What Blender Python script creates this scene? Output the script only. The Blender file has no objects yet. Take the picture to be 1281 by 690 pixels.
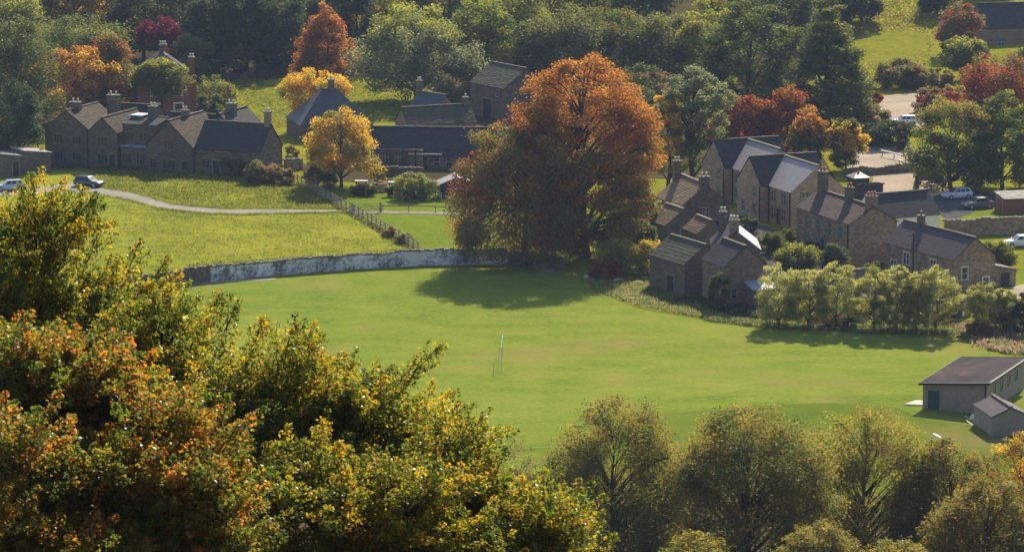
import bpy, bmesh, math, random
import numpy as np
from mathutils import Vector, Matrix
R = math.radians
random.seed(7)
SC = bpy.context.scene
COL = SC.collection

# ------------------------------------------------------------------ camera
CAM_H, FPX, PITCH = 78.0, 4500.0, R(10.41)
cam_d = bpy.data.cameras.new('camera')
cam_d.sensor_width = 36.0
cam_d.lens = 36.0 * FPX / 1281.0
cam_d.clip_start, cam_d.clip_end = 1.0, 5000.0
cam = bpy.data.objects.new('camera', cam_d)
cam.location = (0, 0, CAM_H)
cam.rotation_euler = (R(90) - PITCH, 0, 0)
COL.objects.link(cam)
SC.camera = cam

# ------------------------------------------------------------------ light
SUN_EL, SUN_AZ = 37.0, 16.0            # azimuth: degrees right of straight ahead (+Y)
w = bpy.data.worlds.new('World'); SC.world = w; w.use_nodes = True
nt = w.node_tree
bg = nt.nodes['Background']
sky = nt.nodes.new('ShaderNodeTexSky'); sky.sky_type = 'NISHITA'; sky.sun_disc = False
sky.sun_elevation = R(SUN_EL); sky.sun_rotation = R(SUN_AZ)
nt.links.new(sky.outputs[0], bg.inputs[0]); bg.inputs[1].default_value = 0.115
sd = bpy.data.lights.new('sun', 'SUN'); sd.energy = 5.0; sd.angle = R(0.5); sd.color = (1.0, 0.89, 0.70)
so = bpy.data.objects.new('sun', sd); COL.objects.link(so)
sdir = Vector((math.sin(R(SUN_AZ)) * math.cos(R(SUN_EL)), math.cos(R(SUN_AZ)) * math.cos(R(SUN_EL)), math.sin(R(SUN_EL))))
so.rotation_euler = sdir.to_track_quat('Z', 'Y').to_euler(); so.location = (40, 300, 300)
SC.view_settings.view_transform = 'Standard'; SC.view_settings.look = 'None'
SC.view_settings.exposure = 0.75; SC.view_settings.gamma = 1.0; SC.view_settings.use_curve_mapping = False
SC.cycles.max_bounces = 6; SC.cycles.diffuse_bounces = 3; SC.cycles.transmission_bounces = 4
SC.cycles.glossy_bounces = 2; SC.cycles.volume_bounces = 0

# ------------------------------------------------------------------ placing
def terr(x, y):
    if y < 300: 
        t = (300 - y) / 240.0
        return 48.0 * t ** 1.12 if y > 60 else 48 + (60 - y) * 0.40
    if y > 600:
        d = y - 600
        return 0.10 * d * d / (d + 30.0)
    return 0.0

cp, sp_ = math.cos(PITCH), math.sin(PITCH)
def ray(px, py):
    a = (px - 640.5) / FPX; b = (py - 345.0) / FPX
    return Vector((a, cp - b * sp_, -sp_ - b * cp))
def G(px, py, z=0.0):                       # pixel of the photograph -> point on level z
    d = ray(px, py); t = (z - CAM_H) / d.z
    return Vector((d.x * t, d.y * t, z))
def GT(px, py):                             # pixel -> point on the terrain
    d = ray(px, py)
    if d.z < 0:
        p = G(px, py)
        if 300 <= p.y <= 600: return p
    t0 = 60.0 if py > 700 else 300.0
    t = t0
    if py > 690:                            # off the bottom: the foot of the slope
        t = 200.0
    while t < 2500:
        x, y, z = d.x * t, d.y * t, CAM_H + d.z * t
        if z <= terr(x, y): return Vector((x, y, terr(x, y)))
        t += 0.5
    return Vector((x, y, terr(x, y)))
def AT(px, py, Y):                          # point at depth Y on that sight line
    d = ray(px, py); t = Y / d.y
    return Vector((d.x * t, Y, CAM_H + d.z * t))

# ------------------------------------------------------------------ objects
def link(o, parent=None):
    COL.objects.link(o)
    if parent is not None: o.parent = parent
    return o
def tag(o, label=None, cat=None, group=None, kind=None):
    if label: o['label'] = label
    if cat: o['category'] = cat
    if group: o['group'] = group
    if kind: o['kind'] = kind
    return o
def thing(name, label, cat, loc=(0, 0, 0), rz=0.0, group=None):
    o = bpy.data.objects.new(name, None); o.empty_display_size = 0.5
    o.location = loc; o.rotation_euler = (0, 0, rz)
    COL.objects.link(o)
    return tag(o, label, cat, group)

class MB:
    def __init__(s): s.v = []; s.f = []
    def add(s, vs, fs):
        n = len(s.v); s.v += [tuple(v) for v in vs]; s.f += [tuple(i + n for i in f) for f in fs]
    def box(s, x0, x1, y0, y1, z0, z1):
        s.add([(x0,y0,z0),(x1,y0,z0),(x1,y1,z0),(x0,y1,z0),(x0,y0,z1),(x1,y0,z1),(x1,y1,z1),(x0,y1,z1)],
              [(3,2,1,0),(4,5,6,7),(0,1,5,4),(1,2,6,5),(2,3,7,6),(3,0,4,7)])
    def bar(s, a, b, r, r2=None, n=6):
        a = Vector(a); b = Vector(b); s.tube([a, b], [r, r2 if r2 is not None else r], n)
    def beam(s, a, b, w, h):                # rectangular bar between two points
        a = Vector(a); b = Vector(b); d = (b - a).normalized()
        side = d.cross(Vector((0, 0, 1)))
        side = side.normalized() if side.length > 1e-4 else Vector((1, 0, 0))
        up = side.cross(d)
        vs = []
        for p in (a, b):
            for i, j in ((-1,-1),(1,-1),(1,1),(-1,1)): vs.append(p + side*(i*w/2) + up*(j*h/2))
        s.add(vs, [(3,2,1,0),(4,5,6,7),(0,1,5,4),(1,2,6,5),(2,3,7,6),(3,0,4,7)])
    def tube(s, pts, rad, n=5):
        base = len(s.v); m = len(pts)
        for i, p in enumerate(pts):
            d = (pts[min(i+1, m-1)] - pts[max(i-1, 0)])
            d = d.normalized() if d.length > 1e-6 else Vector((0,0,1))
            u = d.cross(Vector((0.31, 0.95, 0.05))); u = u.normalized() if u.length > 1e-3 else Vector((1,0,0))
            v = d.cross(u)
            for k in range(n):
                a = 2*math.pi*k/n
                q = p + (u*math.cos(a) + v*math.sin(a)) * rad[i]
                s.v.append((q.x, q.y, q.z))
        for i in range(m-1):
            for k in range(n):
                k2 = (k+1) % n
                s.f.append((base+i*n+k, base+i*n+k2, base+(i+1)*n+k2, base+(i+1)*n+k))
        s.f.append(tuple(base + k for k in reversed(range(n))))
        s.f.append(tuple(base+(m-1)*n + k for k in range(n)))
    def build(s, name, m, parent=None, smooth=False):
        me = bpy.data.meshes.new(name); me.from_pydata(s.v, [], s.f); me.update()
        if smooth: me.polygons.foreach_set('use_smooth', [True]*len(me.polygons))
        me.materials.append(m)
        return link(bpy.data.objects.new(name, me), parent)

# ------------------------------------------------------------------ materials
def newmat(name):
    m = bpy.data.materials.new(name); m.use_nodes = True
    return m, m.node_tree, m.node_tree.nodes, m.node_tree.links
def ramp(nodes, stops):
    r = nodes.new('ShaderNodeValToRGB'); e = r.color_ramp.elements
    while len(e) < len(stops): e.new(0.5)
    for i, (p, c) in enumerate(stops): e[i].position = p; e[i].color = (*c, 1)
    return r
def plain(name, col, rough=0.6, spec=0.3, metal=0.0, var=0.15, scale=1.5):
    m, t, n, l = newmat(name); b = n['Principled BSDF']
    tc = n.new('ShaderNodeTexCoord'); no = n.new('ShaderNodeTexNoise'); no.inputs['Scale'].default_value = scale
    no.inputs['Detail'].default_value = 5
    l.new(tc.outputs['Object'], no.inputs['Vector'])
    r = ramp(n, [(0.3, tuple(c*(1-var) for c in col)), (0.7, tuple(min(1, c*(1+var)) for c in col))])
    l.new(no.outputs['Fac'], r.inputs[0]); l.new(r.outputs[0], b.inputs['Base Color'])
    b.inputs['Roughness'].default_value = rough; b.inputs['Specular IOR Level'].default_value = spec
    b.inputs['Metallic'].default_value = metal
    return m
def stone(name, cols, bw=0.46, bh=0.22, mortar=None, stain=(0.1,0.095,0.08), stain_amt=0.45):
    m, t, n, l = newmat(name); b = n['Principled BSDF']; b.inputs['Roughness'].default_value = 0.9
    b.inputs['Specular IOR Level'].default_value = 0.15
    tc = n.new('ShaderNodeTexCoord'); sx = n.new('ShaderNodeSeparateXYZ'); l.new(tc.outputs['Object'], sx.inputs[0])
    ad = n.new('ShaderNodeMath'); ad.operation = 'ADD'; l.new(sx.outputs[0], ad.inputs[0]); l.new(sx.outputs[1], ad.inputs[1])
    cb = n.new('ShaderNodeCombineXYZ'); l.new(ad.outputs[0], cb.inputs[0]); l.new(sx.outputs[2], cb.inputs[1])
    br = n.new('ShaderNodeTexBrick'); l.new(cb.outputs[0], br.inputs['Vector'])
    br.inputs['Scale'].default_value = 1.0; br.inputs['Brick Width'].default_value = bw; br.inputs['Row Height'].default_value = bh
    br.inputs['Mortar Size'].default_value = 0.016; br.inputs['Bias'].default_value = 0.0
    br.inputs['Color1'].default_value = (*cols[0], 1); br.inputs['Color2'].default_value = (*cols[1], 1)
    br.inputs['Mortar'].default_value = (*(mortar or tuple(c*0.6 for c in cols[0])), 1)
    no = n.new('ShaderNodeTexNoise'); no.inputs['Scale'].default_value = 0.55; no.inputs['Detail'].default_value = 6
    l.new(tc.outputs['Object'], no.inputs['Vector'])
    r = ramp(n, [(0.42, (0,0,0)), (0.68, (1,1,1))]); l.new(no.outputs['Fac'], r.inputs[0])
    mu = n.new('ShaderNodeMath'); mu.operation = 'MULTIPLY'; mu.inputs[1].default_value = stain_amt; l.new(r.outputs[0], mu.inputs[0])
    mx = n.new('ShaderNodeMix'); mx.data_type = 'RGBA'; l.new(mu.outputs[0], mx.inputs[0]); l.new(br.outputs['Color'], mx.inputs[6])
    mx.inputs[7].default_value = (*stain, 1)
    l.new(mx.outputs[2], b.inputs['Base Color'])
    bp = n.new('ShaderNodeBump'); bp.inputs['Strength'].default_value = 0.6; bp.inputs['Distance'].default_value = 0.04
    l.new(br.outputs['Fac'], bp.inputs['Height']); bp.invert = True; l.new(bp.outputs[0], b.inputs['Normal'])
    return m
def slate(name, a, b_, moss=None, rough=0.8, spec=0.06, amt=0.5, glaze=0.0):
    m, t, n, l = newmat(name); b = n['Principled BSDF']
    b.inputs['Roughness'].default_value = rough; b.inputs['Specular IOR Level'].default_value = spec
    b.inputs['Coat Weight'].default_value = glaze; b.inputs['Coat Roughness'].default_value = 0.3
    tc = n.new('ShaderNodeTexCoord'); ge = n.new('ShaderNodeNewGeometry')
    r = ramp(n, [(0.0, a), (1.0, b_)]); l.new(ge.outputs['Random Per Island'], r.inputs[0])
    no = n.new('ShaderNodeTexNoise'); no.inputs['Scale'].default_value = 0.8; no.inputs['Detail'].default_value = 7
    l.new(tc.outputs['Object'], no.inputs['Vector'])
    r2 = ramp(n, [(0.45, (0,0,0)), (0.7, (amt,)*3)]); l.new(no.outputs['Fac'], r2.inputs[0])
    mx = n.new('ShaderNodeMix'); mx.data_type = 'RGBA'; l.new(r2.outputs[0], mx.inputs[0]); l.new(r.outputs[0], mx.inputs[6])
    mx.inputs[7].default_value = (*(moss or (0.07,0.08,0.03)), 1); l.new(mx.outputs[2], b.inputs['Base Color'])
    return m
def ground_mat(name, cols, scales=(0.035, 0.25, 2.2), weights=(0.45, 0.33, 0.22), bump=0.25, rough=0.95, stretch=(1, 1, 1), spot=None, contrast=(0.34, 0.66)):
    m, t, n, l = newmat(name); b = n['Principled BSDF']; b.inputs['Roughness'].default_value = rough
    b.inputs['Specular IOR Level'].default_value = 0.0
    tc = n.new('ShaderNodeTexCoord'); mp = n.new('ShaderNodeMapping'); mp.inputs['Scale'].default_value = stretch
    l.new(tc.outputs['Object'], mp.inputs[0])
    acc = None
    for s, wgt in zip(scales, weights):
        no = n.new('ShaderNodeTexNoise'); no.inputs['Scale'].default_value = s; no.inputs['Detail'].default_value = 6
        no.inputs['Roughness'].default_value = 0.6
        l.new(mp.outputs[0], no.inputs['Vector'])
        mu = n.new('ShaderNodeMath'); mu.operation = 'MULTIPLY'; mu.inputs[1].default_value = wgt; l.new(no.outputs['Fac'], mu.inputs[0])
        if acc is None: acc = mu
        else:
            ad = n.new('ShaderNodeMath'); ad.operation = 'ADD'; l.new(acc.outputs[0], ad.inputs[0]); l.new(mu.outputs[0], ad.inputs[1]); acc = ad
    k = len(cols); r = ramp(n, [(contrast[0] + (contrast[1]-contrast[0]) * i / (k-1), c) for i, c in enumerate(cols)])
    l.new(acc.outputs[0], r.inputs[0]); last = r.outputs[0]
    if spot:                                # patches of another colour (bare or dry turf)
        sc_, th, c, amt = spot
        no = n.new('ShaderNodeTexNoise'); no.inputs['Scale'].default_value = sc_; no.inputs['Detail'].default_value = 8
        mp2 = n.new('ShaderNodeMapping'); mp2.inputs['Location'].default_value = (37, 11, 5); l.new(tc.outputs['Object'], mp2.inputs[0])
        l.new(mp2.outputs[0], no.inputs['Vector'])
        r2 = ramp(n, [(th, (0,0,0)), (th + 0.14, (amt,)*3)]); l.new(no.outputs['Fac'], r2.inputs[0])
        mx = n.new('ShaderNodeMix'); mx.data_type = 'RGBA'; l.new(r2.outputs[0], mx.inputs[0]); l.new(last, mx.inputs[6])
        mx.inputs[7].default_value = (*c, 1); last = mx.outputs[2]
    l.new(last, b.inputs['Base Color'])
    if bump:
        no = n.new('ShaderNodeTexNoise'); no.inputs['Scale'].default_value = 1.7; no.inputs['Detail'].default_value = 8
        no.inputs['Roughness'].default_value = 0.7; l.new(tc.outputs['Object'], no.inputs['Vector'])
        bp = n.new('ShaderNodeBump'); bp.inputs['Strength'].default_value = bump; bp.inputs['Distance'].default_value = 0.25
        l.new(no.outputs['Fac'], bp.inputs['Height']); l.new(bp.outputs[0], b.inputs['Normal'])
    return m
def leaf_mat(name, trans=0.45, spec=0.3, rough=0.45, shift=1.0):
    m, t, n, l = newmat(name); b = n['Principled BSDF']; out = n['Material Output']
    at = n.new('ShaderNodeAttribute'); at.attribute_name = 'leaf_col'
    b.inputs['Roughness'].default_value = rough; b.inputs['Specular IOR Level'].default_value = spec
    l.new(at.outputs['Color'], b.inputs['Base Color'])
    tr = n.new('ShaderNodeBsdfTranslucent')
    hs = n.new('ShaderNodeHueSaturation'); hs.inputs['Saturation'].default_value = 1.06; hs.inputs['Value'].default_value = 1.5 * shift
    l.new(at.outputs['Color'], hs.inputs['Color']); l.new(hs.outputs[0], tr.inputs[0])
    mx = n.new('ShaderNodeMixShader'); mx.inputs[0].default_value = trans
    l.new(b.outputs[0], mx.inputs[1]); l.new(tr.outputs[0], mx.inputs[2]); l.new(mx.outputs[0], out.inputs[0])
    return m

M = {}
M['leaf'] = leaf_mat('foliage', 0.5, 0.2, 0.55)
M['leaf_near'] = leaf_mat('glossy_foliage', 0.56, 0.40, 0.40, 1.08)
M['blade'] = leaf_mat('grass_blades', 0.5, 0.1, 0.7)
M['bark'] = plain('bark', (0.055, 0.045, 0.035), 0.95, 0.1, var=0.4, scale=3)
M['bark_pale'] = plain('pale_bark', (0.11, 0.10, 0.08), 0.95, 0.1, var=0.4, scale=3)
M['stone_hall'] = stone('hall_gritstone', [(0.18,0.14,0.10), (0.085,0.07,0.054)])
M['stone_tan'] = stone('tan_ashlar', [(0.47,0.335,0.22), (0.29,0.205,0.135)], 0.55, 0.22, stain=(0.22,0.15,0.1), stain_amt=0.35)
M['stone_old'] = stone('old_rubble_stone', [(0.42,0.295,0.20), (0.20,0.145,0.10)], stain=(0.16,0.115,0.08))
M['stone_mid'] = stone('brown_rubble_stone', [(0.30,0.205,0.145), (0.14,0.10,0.075)], stain=(0.12,0.085,0.06))
M['stone_dark'] = stone('dark_stone', [(0.21,0.16,0.115), (0.10,0.08,0.062)])  # darker brown stone shared by many walls and chimneys
M['stone_pink'] = stone('pink_gritstone', [(0.32,0.20,0.15), (0.24,0.16,0.12)])
M['brick_red'] = stone('red_brick', [(0.30,0.07,0.045), (0.22,0.055,0.04)], 0.24, 0.085, (0.22,0.14,0.11), stain=(0.18,0.06,0.04), stain_amt=0.3)
M['render_white'] = plain('cream_render', (0.84,0.83,0.66), 0.9, 0.1, var=0.06)
M['render_grey'] = plain('grey_render', (0.26,0.215,0.18), 0.9, 0.1, var=0.12)
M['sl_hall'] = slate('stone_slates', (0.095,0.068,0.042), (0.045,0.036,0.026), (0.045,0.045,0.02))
M['sl_dark'] = slate('dark_slates', (0.042,0.042,0.046), (0.065,0.062,0.065), (0.05,0.055,0.03), 0.8)
M['sl_pale'] = slate('pale_slates', (0.25,0.22,0.22), (0.31,0.27,0.265), (0.24,0.19,0.165), 0.5, 0.4, 0.2)
M['sl_brown'] = slate('brown_tiles', (0.115,0.085,0.07), (0.07,0.055,0.048), (0.14,0.09,0.065))
M['sl_purple'] = slate('purple_slates', (0.11,0.083,0.085), (0.075,0.06,0.062), (0.10,0.065,0.055), 0.6)
M['sl_moss'] = slate('mossy_slates', (0.11,0.10,0.075), (0.075,0.07,0.055), (0.08,0.095,0.03), amt=0.8)
M['sl_tan'] = slate('tan_stone_slates', (0.25,0.18,0.11), (0.15,0.11,0.075), (0.13,0.10,0.05))
M['sl_glint'] = slate('glint_slates', (0.5,0.49,0.48), (0.62,0.6,0.58), (0.4,0.38,0.36), 0.3, 0.6, 0.3)  # near-white slates, a sun glint put into the colour
M['sl_blue'] = slate('blue_slates', (0.06,0.064,0.08), (0.085,0.088,0.10), (0.07,0.07,0.06), 0.6, 0.25)
M['felt'] = plain('roofing_felt', (0.062,0.055,0.056), 0.85, 0.15, var=0.45, scale=0.35)
M['lead'] = plain('sheet_lead', (0.32,0.36,0.42), 0.5, 0.4, var=0.15)
M['white'] = plain('white_paint', (0.8,0.8,0.78), 0.5, 0.3, var=0.04)
M['dark'] = plain('black_paint', (0.02,0.021,0.024), 0.5, 0.3)
M['greenpaint'] = plain('dark_green_paint', (0.02,0.055,0.05), 0.5, 0.3)
M['glass'] = plain('window_glass', (0.025,0.03,0.04), 0.12, 0.5, var=0.1)
M['trim_hall'] = plain('hall_trim', (0.15,0.122,0.09), 0.9, 0.1, var=0.15)
M['surround'] = plain('dressed_stone', (0.22,0.185,0.14), 0.9, 0.1, var=0.15)
M['terracotta'] = plain('terracotta', (0.35,0.16,0.09), 0.8, 0.2)
M['potcream'] = plain('buff_clay', (0.6,0.5,0.38), 0.7, 0.3)
M['wood'] = plain('weathered_wood', (0.27,0.22,0.16), 0.9, 0.1, var=0.3, scale=4)
M['woodpale'] = plain('pale_boards', (0.55,0.5,0.43), 0.85, 0.15, var=0.2)
M['wooddark'] = plain('tarred_boards', (0.05,0.045,0.055), 0.85, 0.15, var=0.2)
M['steel'] = plain('rusty_steel', (0.10,0.09,0.08), 0.6, 0.3)
M['galv'] = plain('galvanised_sheet', (0.5,0.52,0.55), 0.45, 0.5, var=0.12)
M['tyre'] = plain('tyre_rubber', (0.015,0.015,0.016), 0.85, 0.2)
M['rim'] = plain('alloy', (0.45,0.46,0.48), 0.4, 0.5, 0.8)
M['lamp'] = plain('lamp_glass', (0.7,0.72,0.74), 0.15, 0.6)
M['concrete'] = plain('concrete', (0.5,0.46,0.40), 0.9, 0.15, var=0.15)
M['felt'] = ground_mat('patched_roofing_felt', [(.045,.042,.046),(.065,.058,.06),(.085,.07,.066),(.14,.105,.09)], (0.16,0.6,4.0), bump=.05, rough=.85)
def paint(name, c): 
    m = plain(name, c, 0.3, 0.5, var=0.02); m.node_tree.nodes['Principled BSDF'].inputs['Coat Weight'].default_value = 0.6
    m.node_tree.nodes['Principled BSDF'].inputs['Coat Roughness'].default_value = 0.08
    return m
def limewash(name):
    m, t, n, l = newmat(name); b = n['Principled BSDF']; b.inputs['Roughness'].default_value = 0.95; b.inputs['Specular IOR Level'].default_value = 0.1
    tc = n.new('ShaderNodeTexCoord'); acc = None
    for sc_, w_ in ((0.35, .4), (2.2, .35), (7.0, .25)):
        no = n.new('ShaderNodeTexNoise'); no.inputs['Scale'].default_value = sc_; no.inputs['Detail'].default_value = 5; l.new(tc.outputs['Object'], no.inputs['Vector'])
        mu = n.new('ShaderNodeMath'); mu.operation = 'MULTIPLY'; mu.inputs[1].default_value = w_; l.new(no.outputs['Fac'], mu.inputs[0])
        if acc: 
            ad = n.new('ShaderNodeMath'); l.new(acc.outputs[0], ad.inputs[0]); l.new(mu.outputs[0], ad.inputs[1]); acc = ad
        else: acc = mu
    r = ramp(n, [(0.41, (.12,.11,.10)), (0.475, (.36,.355,.35)), (0.54, (.68,.68,.69)), (0.68, (.78,.78,.79))]); l.new(acc.outputs[0], r.inputs[0]); l.new(r.outputs[0], b.inputs['Base Color'])
    bp = n.new('ShaderNodeBump'); bp.inputs['Strength'].default_value = .7; bp.inputs['Distance'].default_value = .12; l.new(acc.outputs[0], bp.inputs['Height']); l.new(bp.outputs[0], b.inputs['Normal'])
    return m
M['limewash'] = limewash('worn_limewash')
M['car_navy'] = paint('navy_car_paint', (0.02,0.028,0.05)); M['car_silver'] = paint('silver_car_paint', (0.45,0.5,0.6))
M['car_grey'] = paint('grey_car_paint', (0.10,0.115,0.135)); M['car_white'] = paint('white_car_paint', (0.75,0.75,0.75))
# ------------------------------------------------------------------ the setting
g_field = ground_mat('mown_turf', [(0.098,0.142,0.018),(0.142,0.188,0.023),(0.178,0.214,0.029),(0.22,0.222,0.042)],
                     (0.035,0.26,2.2), (0.30,0.32,0.38), 0.3, stretch=(0.6,1,1), spot=(0.07,0.53,(0.24,0.19,0.06),0.55), contrast=(0.40,0.60))
g_out = ground_mat('outfield_turf', [(0.082,0.122,0.014),(0.115,0.152,0.018),(0.15,0.17,0.022)], (0.05,0.3,2.4), bump=0.3, stretch=(0.6,1,1), spot=(0.09,0.58,(0.20,0.15,0.06),0.6))
g_mead = ground_mat('meadow_turf', [(0.135,0.16,0.014),(0.205,0.222,0.019),(0.255,0.26,0.026),(0.29,0.25,0.05)], (0.06,0.4,3.0), bump=0.8, spot=(0.35,0.62,(0.10,0.10,0.02),0.7), contrast=(0.36,0.64))
g_padd = ground_mat('paddock_turf', [(0.10,0.138,0.013),(0.14,0.182,0.017),(0.19,0.21,0.024)], (0.06,0.35,2.5), bump=0.4)
g_base = ground_mat('rough_pasture', [(0.11,0.125,0.014),(0.19,0.20,0.016),(0.26,0.255,0.02),(0.29,0.225,0.05)], (0.05,0.35,1.6), (0.3,0.35,0.35), bump=1.6, spot=(0.05,0.62,(0.12,0.085,0.045),0.7))
g_yard = ground_mat('sandy_gravel', [(0.26,0.21,0.155),(0.36,0.295,0.22),(0.44,0.365,0.28)], (0.12,0.8,5.0), bump=0.3)
g_asph = ground_mat('old_asphalt', [(0.06,0.06,0.062),(0.085,0.083,0.08),(0.12,0.11,0.10)], (0.15,0.9,5), bump=0.1)
g_track = ground_mat('stony_track', [(0.20,0.18,0.15),(0.28,0.25,0.21),(0.33,0.30,0.26)], (0.15,1.2,5), bump=0.3)
g_soil = ground_mat('leaf_litter', [(0.04,0.04,0.018),(0.075,0.06,0.025),(0.12,0.09,0.035)], (0.1,0.7,4), bump=0.8)

xs = list(np.arange(-260, 261, 6.5)); ys = [-40,-20,0,20,40] + list(np.arange(60, 300, 8)) + [300, 330, 360, 400, 450, 500, 550, 600] + list(np.arange(608, 1300, 12))
vs = [(float(x), float(y), terr(x, y) + (0 if 296 < y < 604 else 0.5*math.sin(x*0.11+y*0.07)+0.4*math.sin(x*0.23-y*0.13))) for y in ys for x in xs]
nx = len(xs); fs = [(j*nx+i, j*nx+i+1, (j+1)*nx+i+1, (j+1)*nx+i) for j in range(len(ys)-1) for i in range(nx-1)]
mb = MB(); mb.v = vs; mb.f = fs
to = tag(mb.build('terrain', g_base, smooth=True), kind='structure'); to.data.materials.append(g_soil)
for pl in to.data.polygons:                # leaf litter under the woods
    c_ = pl.center
    if c_.y < 335 or (c_.y > 612 and c_.x < 50) or (545 < c_.y < 720 and c_.x < -62) or (520 < c_.y < 640 and -14 < c_.x < 46): pl.material_index = 1

def in_poly(x, y, P):
    c = np.zeros(len(x), bool); n = len(P); j = n-1
    for i in range(n):
        xi, yi, xj, yj = P[i][0], P[i][1], P[j][0], P[j][1]
        k = ((yi > y) != (yj > y)) & (x < (xj-xi)*(y-yi)/((yj-yi) if abs(yj-yi) > 1e-9 else 1e-9)+xi)
        c ^= k; j = i
    return c
def sheet(name, pts, z, m, jit=0.35, step=2.0):
    P = [G(*p, z) for p in pts]; out = []; rnd = random.Random(len(name)*7+len(pts))
    for i, a in enumerate(P):
        b = P[(i+1) % len(P)]; n = max(1, int((b-a).length/step))
        for k in range(n):
            q = a.lerp(b, k/n); out.append((q.x+rnd.uniform(-jit,jit), q.y+rnd.uniform(-jit,jit)*1.4, z))
    me = bpy.data.meshes.new(name); me.from_pydata(out, [], [tuple(range(len(out)))]); me.update()
    bm = bmesh.new(); bm.from_mesh(me); bmesh.ops.triangulate(bm, faces=bm.faces[:]); bmesh.ops.recalc_face_normals(bm, faces=bm.faces[:])
    for f in bm.faces:
        if f.normal.z < 0: f.normal_flip()
    bm.to_mesh(me); bm.free(); me.materials.append(m)
    o = link(bpy.data.objects.new(name, me)); tag(o, kind='structure'); return o, P
FIELD = [(120,365),(232,352),(400,342),(560,334),(690,338),(740,362),(800,385),(890,401),(965,412),(1080,417),(1195,419),(1222,432),(1281,452),(1700,490),(1700,600),(1000,622),(640,640),(300,640),(60,600)]
sheet('playing_field', FIELD, 0.02, g_field)
sheet('outfield', [(740,527),(850,515),(950,507),(1040,503),(1120,509),(1160,525),(1400,550),(1700,570),(1700,598),(1000,620),(740,637)], 0.04, g_out, 0.1)
LM = [(-160,232),(0,224),(60,212),(130,211),(250,214),(360,221),(375,228),(432,262),(523,313),(440,320),(232,340),(-160,352)]
sheet('meadow', LM, 0.02, g_mead)
PD = [(378,229),(440,232),(520,240),(610,242),(640,262),(650,318),(524,318),(435,262)]
sheet('paddock', PD, 0.025, g_padd)
sheet('track', [(60,232),(95,228),(130,236),(170,242),(215,256),(280,262),(440,262.5),(440,266),(300,269),(250,267.5),(200,262),(150,248),(110,241),(60,240)], 0.05, g_track, 0.15)
sheet('farm_path', [(440,264),(520,264.5),(610,266),(660,268),(660,270.5),(600,269),(520,267.5),(440,267)], 0.06, g_track, 0.12)
sheet('hall_drive', [(-160,236),(0,233),(60,231),(60,241),(0,245),(-160,250)], 0.055, g_track, 0.2)
sheet('boundary_path', [(232,352),(300,349),(345,347.5),(345,349.5),(300,352),(232,356)], 0.05, g_yard, 0.1)
sheet('yard', [(1088,250),(1092,222),(1060,212),(1062,196),(1080,184),(1140,182),(1165,196),(1185,220),(1195,236),(1170,252),(1120,258)], 0.02, g_yard)
sheet('parking_ground', [(1165,246),(1195,236),(1255,244),(1290,262),(1250,270),(1185,276)], 0.03, g_asph)
sheet('sandy_clearing', [(1092,152),(1104,120),(1160,113),(1180,140),(1150,163),(1120,165)], 0.02, g_yard)
sheet('lane', [(850,262),(890,256),(960,284),(1010,302),(1070,338),(1130,350),(1120,372),(950,372),(930,330),(870,292)], 0.02, g_asph)
sheet('garden_lane', [(1230,366),(1300,352),(1300,368),(1250,380)], 0.03, g_yard)
sheet('garden_lawn', [(1225,345),(1260,338),(1300,330),(1300,352),(1240,362)], 0.02, g_padd)
sheet('back_lawn', [(1225,262),(1300,260),(1300,276),(1190,280)], 0.035, g_padd)
sheet('garden_soil', [(752,351),(756,341),(820,352),(900,385),(960,402),(1100,405),(1260,398),(1290,440),(1222,430),(1190,415),(1080,414),(960,409),(880,398),(800,382),(765,364)], 0.035, g_soil)
sheet('grass_bank', [(732,345),(765,341),(822,352),(852,374),(884,388),(935,403),(890,402),(800,385),(742,363)], 0.045, g_base, 0.3)
sheet('farmyard', [(376,205),(470,196),(640,200),(640,238),(520,234),(440,228),(380,224)], 0.015, g_soil)
sheet('hall_garden', [(-60,215),(55,206),(360,208),(372,226),(250,217),(130,214),(60,214)], 0.035, g_padd)

# leaf / blade clouds as meshes -----------------------------------------------------------
def quads(name, pos, nrm, tan, length, width, cols, m, parent=None, fold=0.22):
    N = len(pos); b = np.cross(nrm, tan); L = length[:,None]; W = width[:,None]
    v = np.empty((N,4,3), np.float32)
    v[:,0] = pos - tan*L*0.5
    v[:,1] = pos + b*W*0.5 + nrm*W*fold - tan*L*0.08
    v[:,2] = pos + tan*L*0.5
    v[:,3] = pos - b*W*0.5 + nrm*W*fold - tan*L*0.08
    me = bpy.data.meshes.new(name)
    me.vertices.add(N*4); me.vertices.foreach_set('co', v.reshape(-1))
    me.loops.add(N*4); me.loops.foreach_set('vertex_index', np.arange(N*4, dtype=np.int32))
    me.polygons.add(N); me.polygons.foreach_set('loop_start', np.arange(0, N*4, 4, dtype=np.int32))
    me.update(calc_edges=True)
    at = me.color_attributes.new('leaf_col', 'FLOAT_COLOR', 'POINT')
    c = np.ones((N,4,4), np.float32); c[:,:,:3] = cols[:,None,:]
    at.data.foreach_set('color', c.reshape(-1)); me.materials.append(m)
    return link(bpy.data.objects.new(name, me), parent)
def unit(a): return a / np.maximum(np.linalg.norm(a, axis=1, keepdims=True), 1e-6)
def perp(n, rng):
    t = rng.normal(size=n.shape); t -= n * np.sum(t*n, axis=1, keepdims=True); return unit(t)
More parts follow.
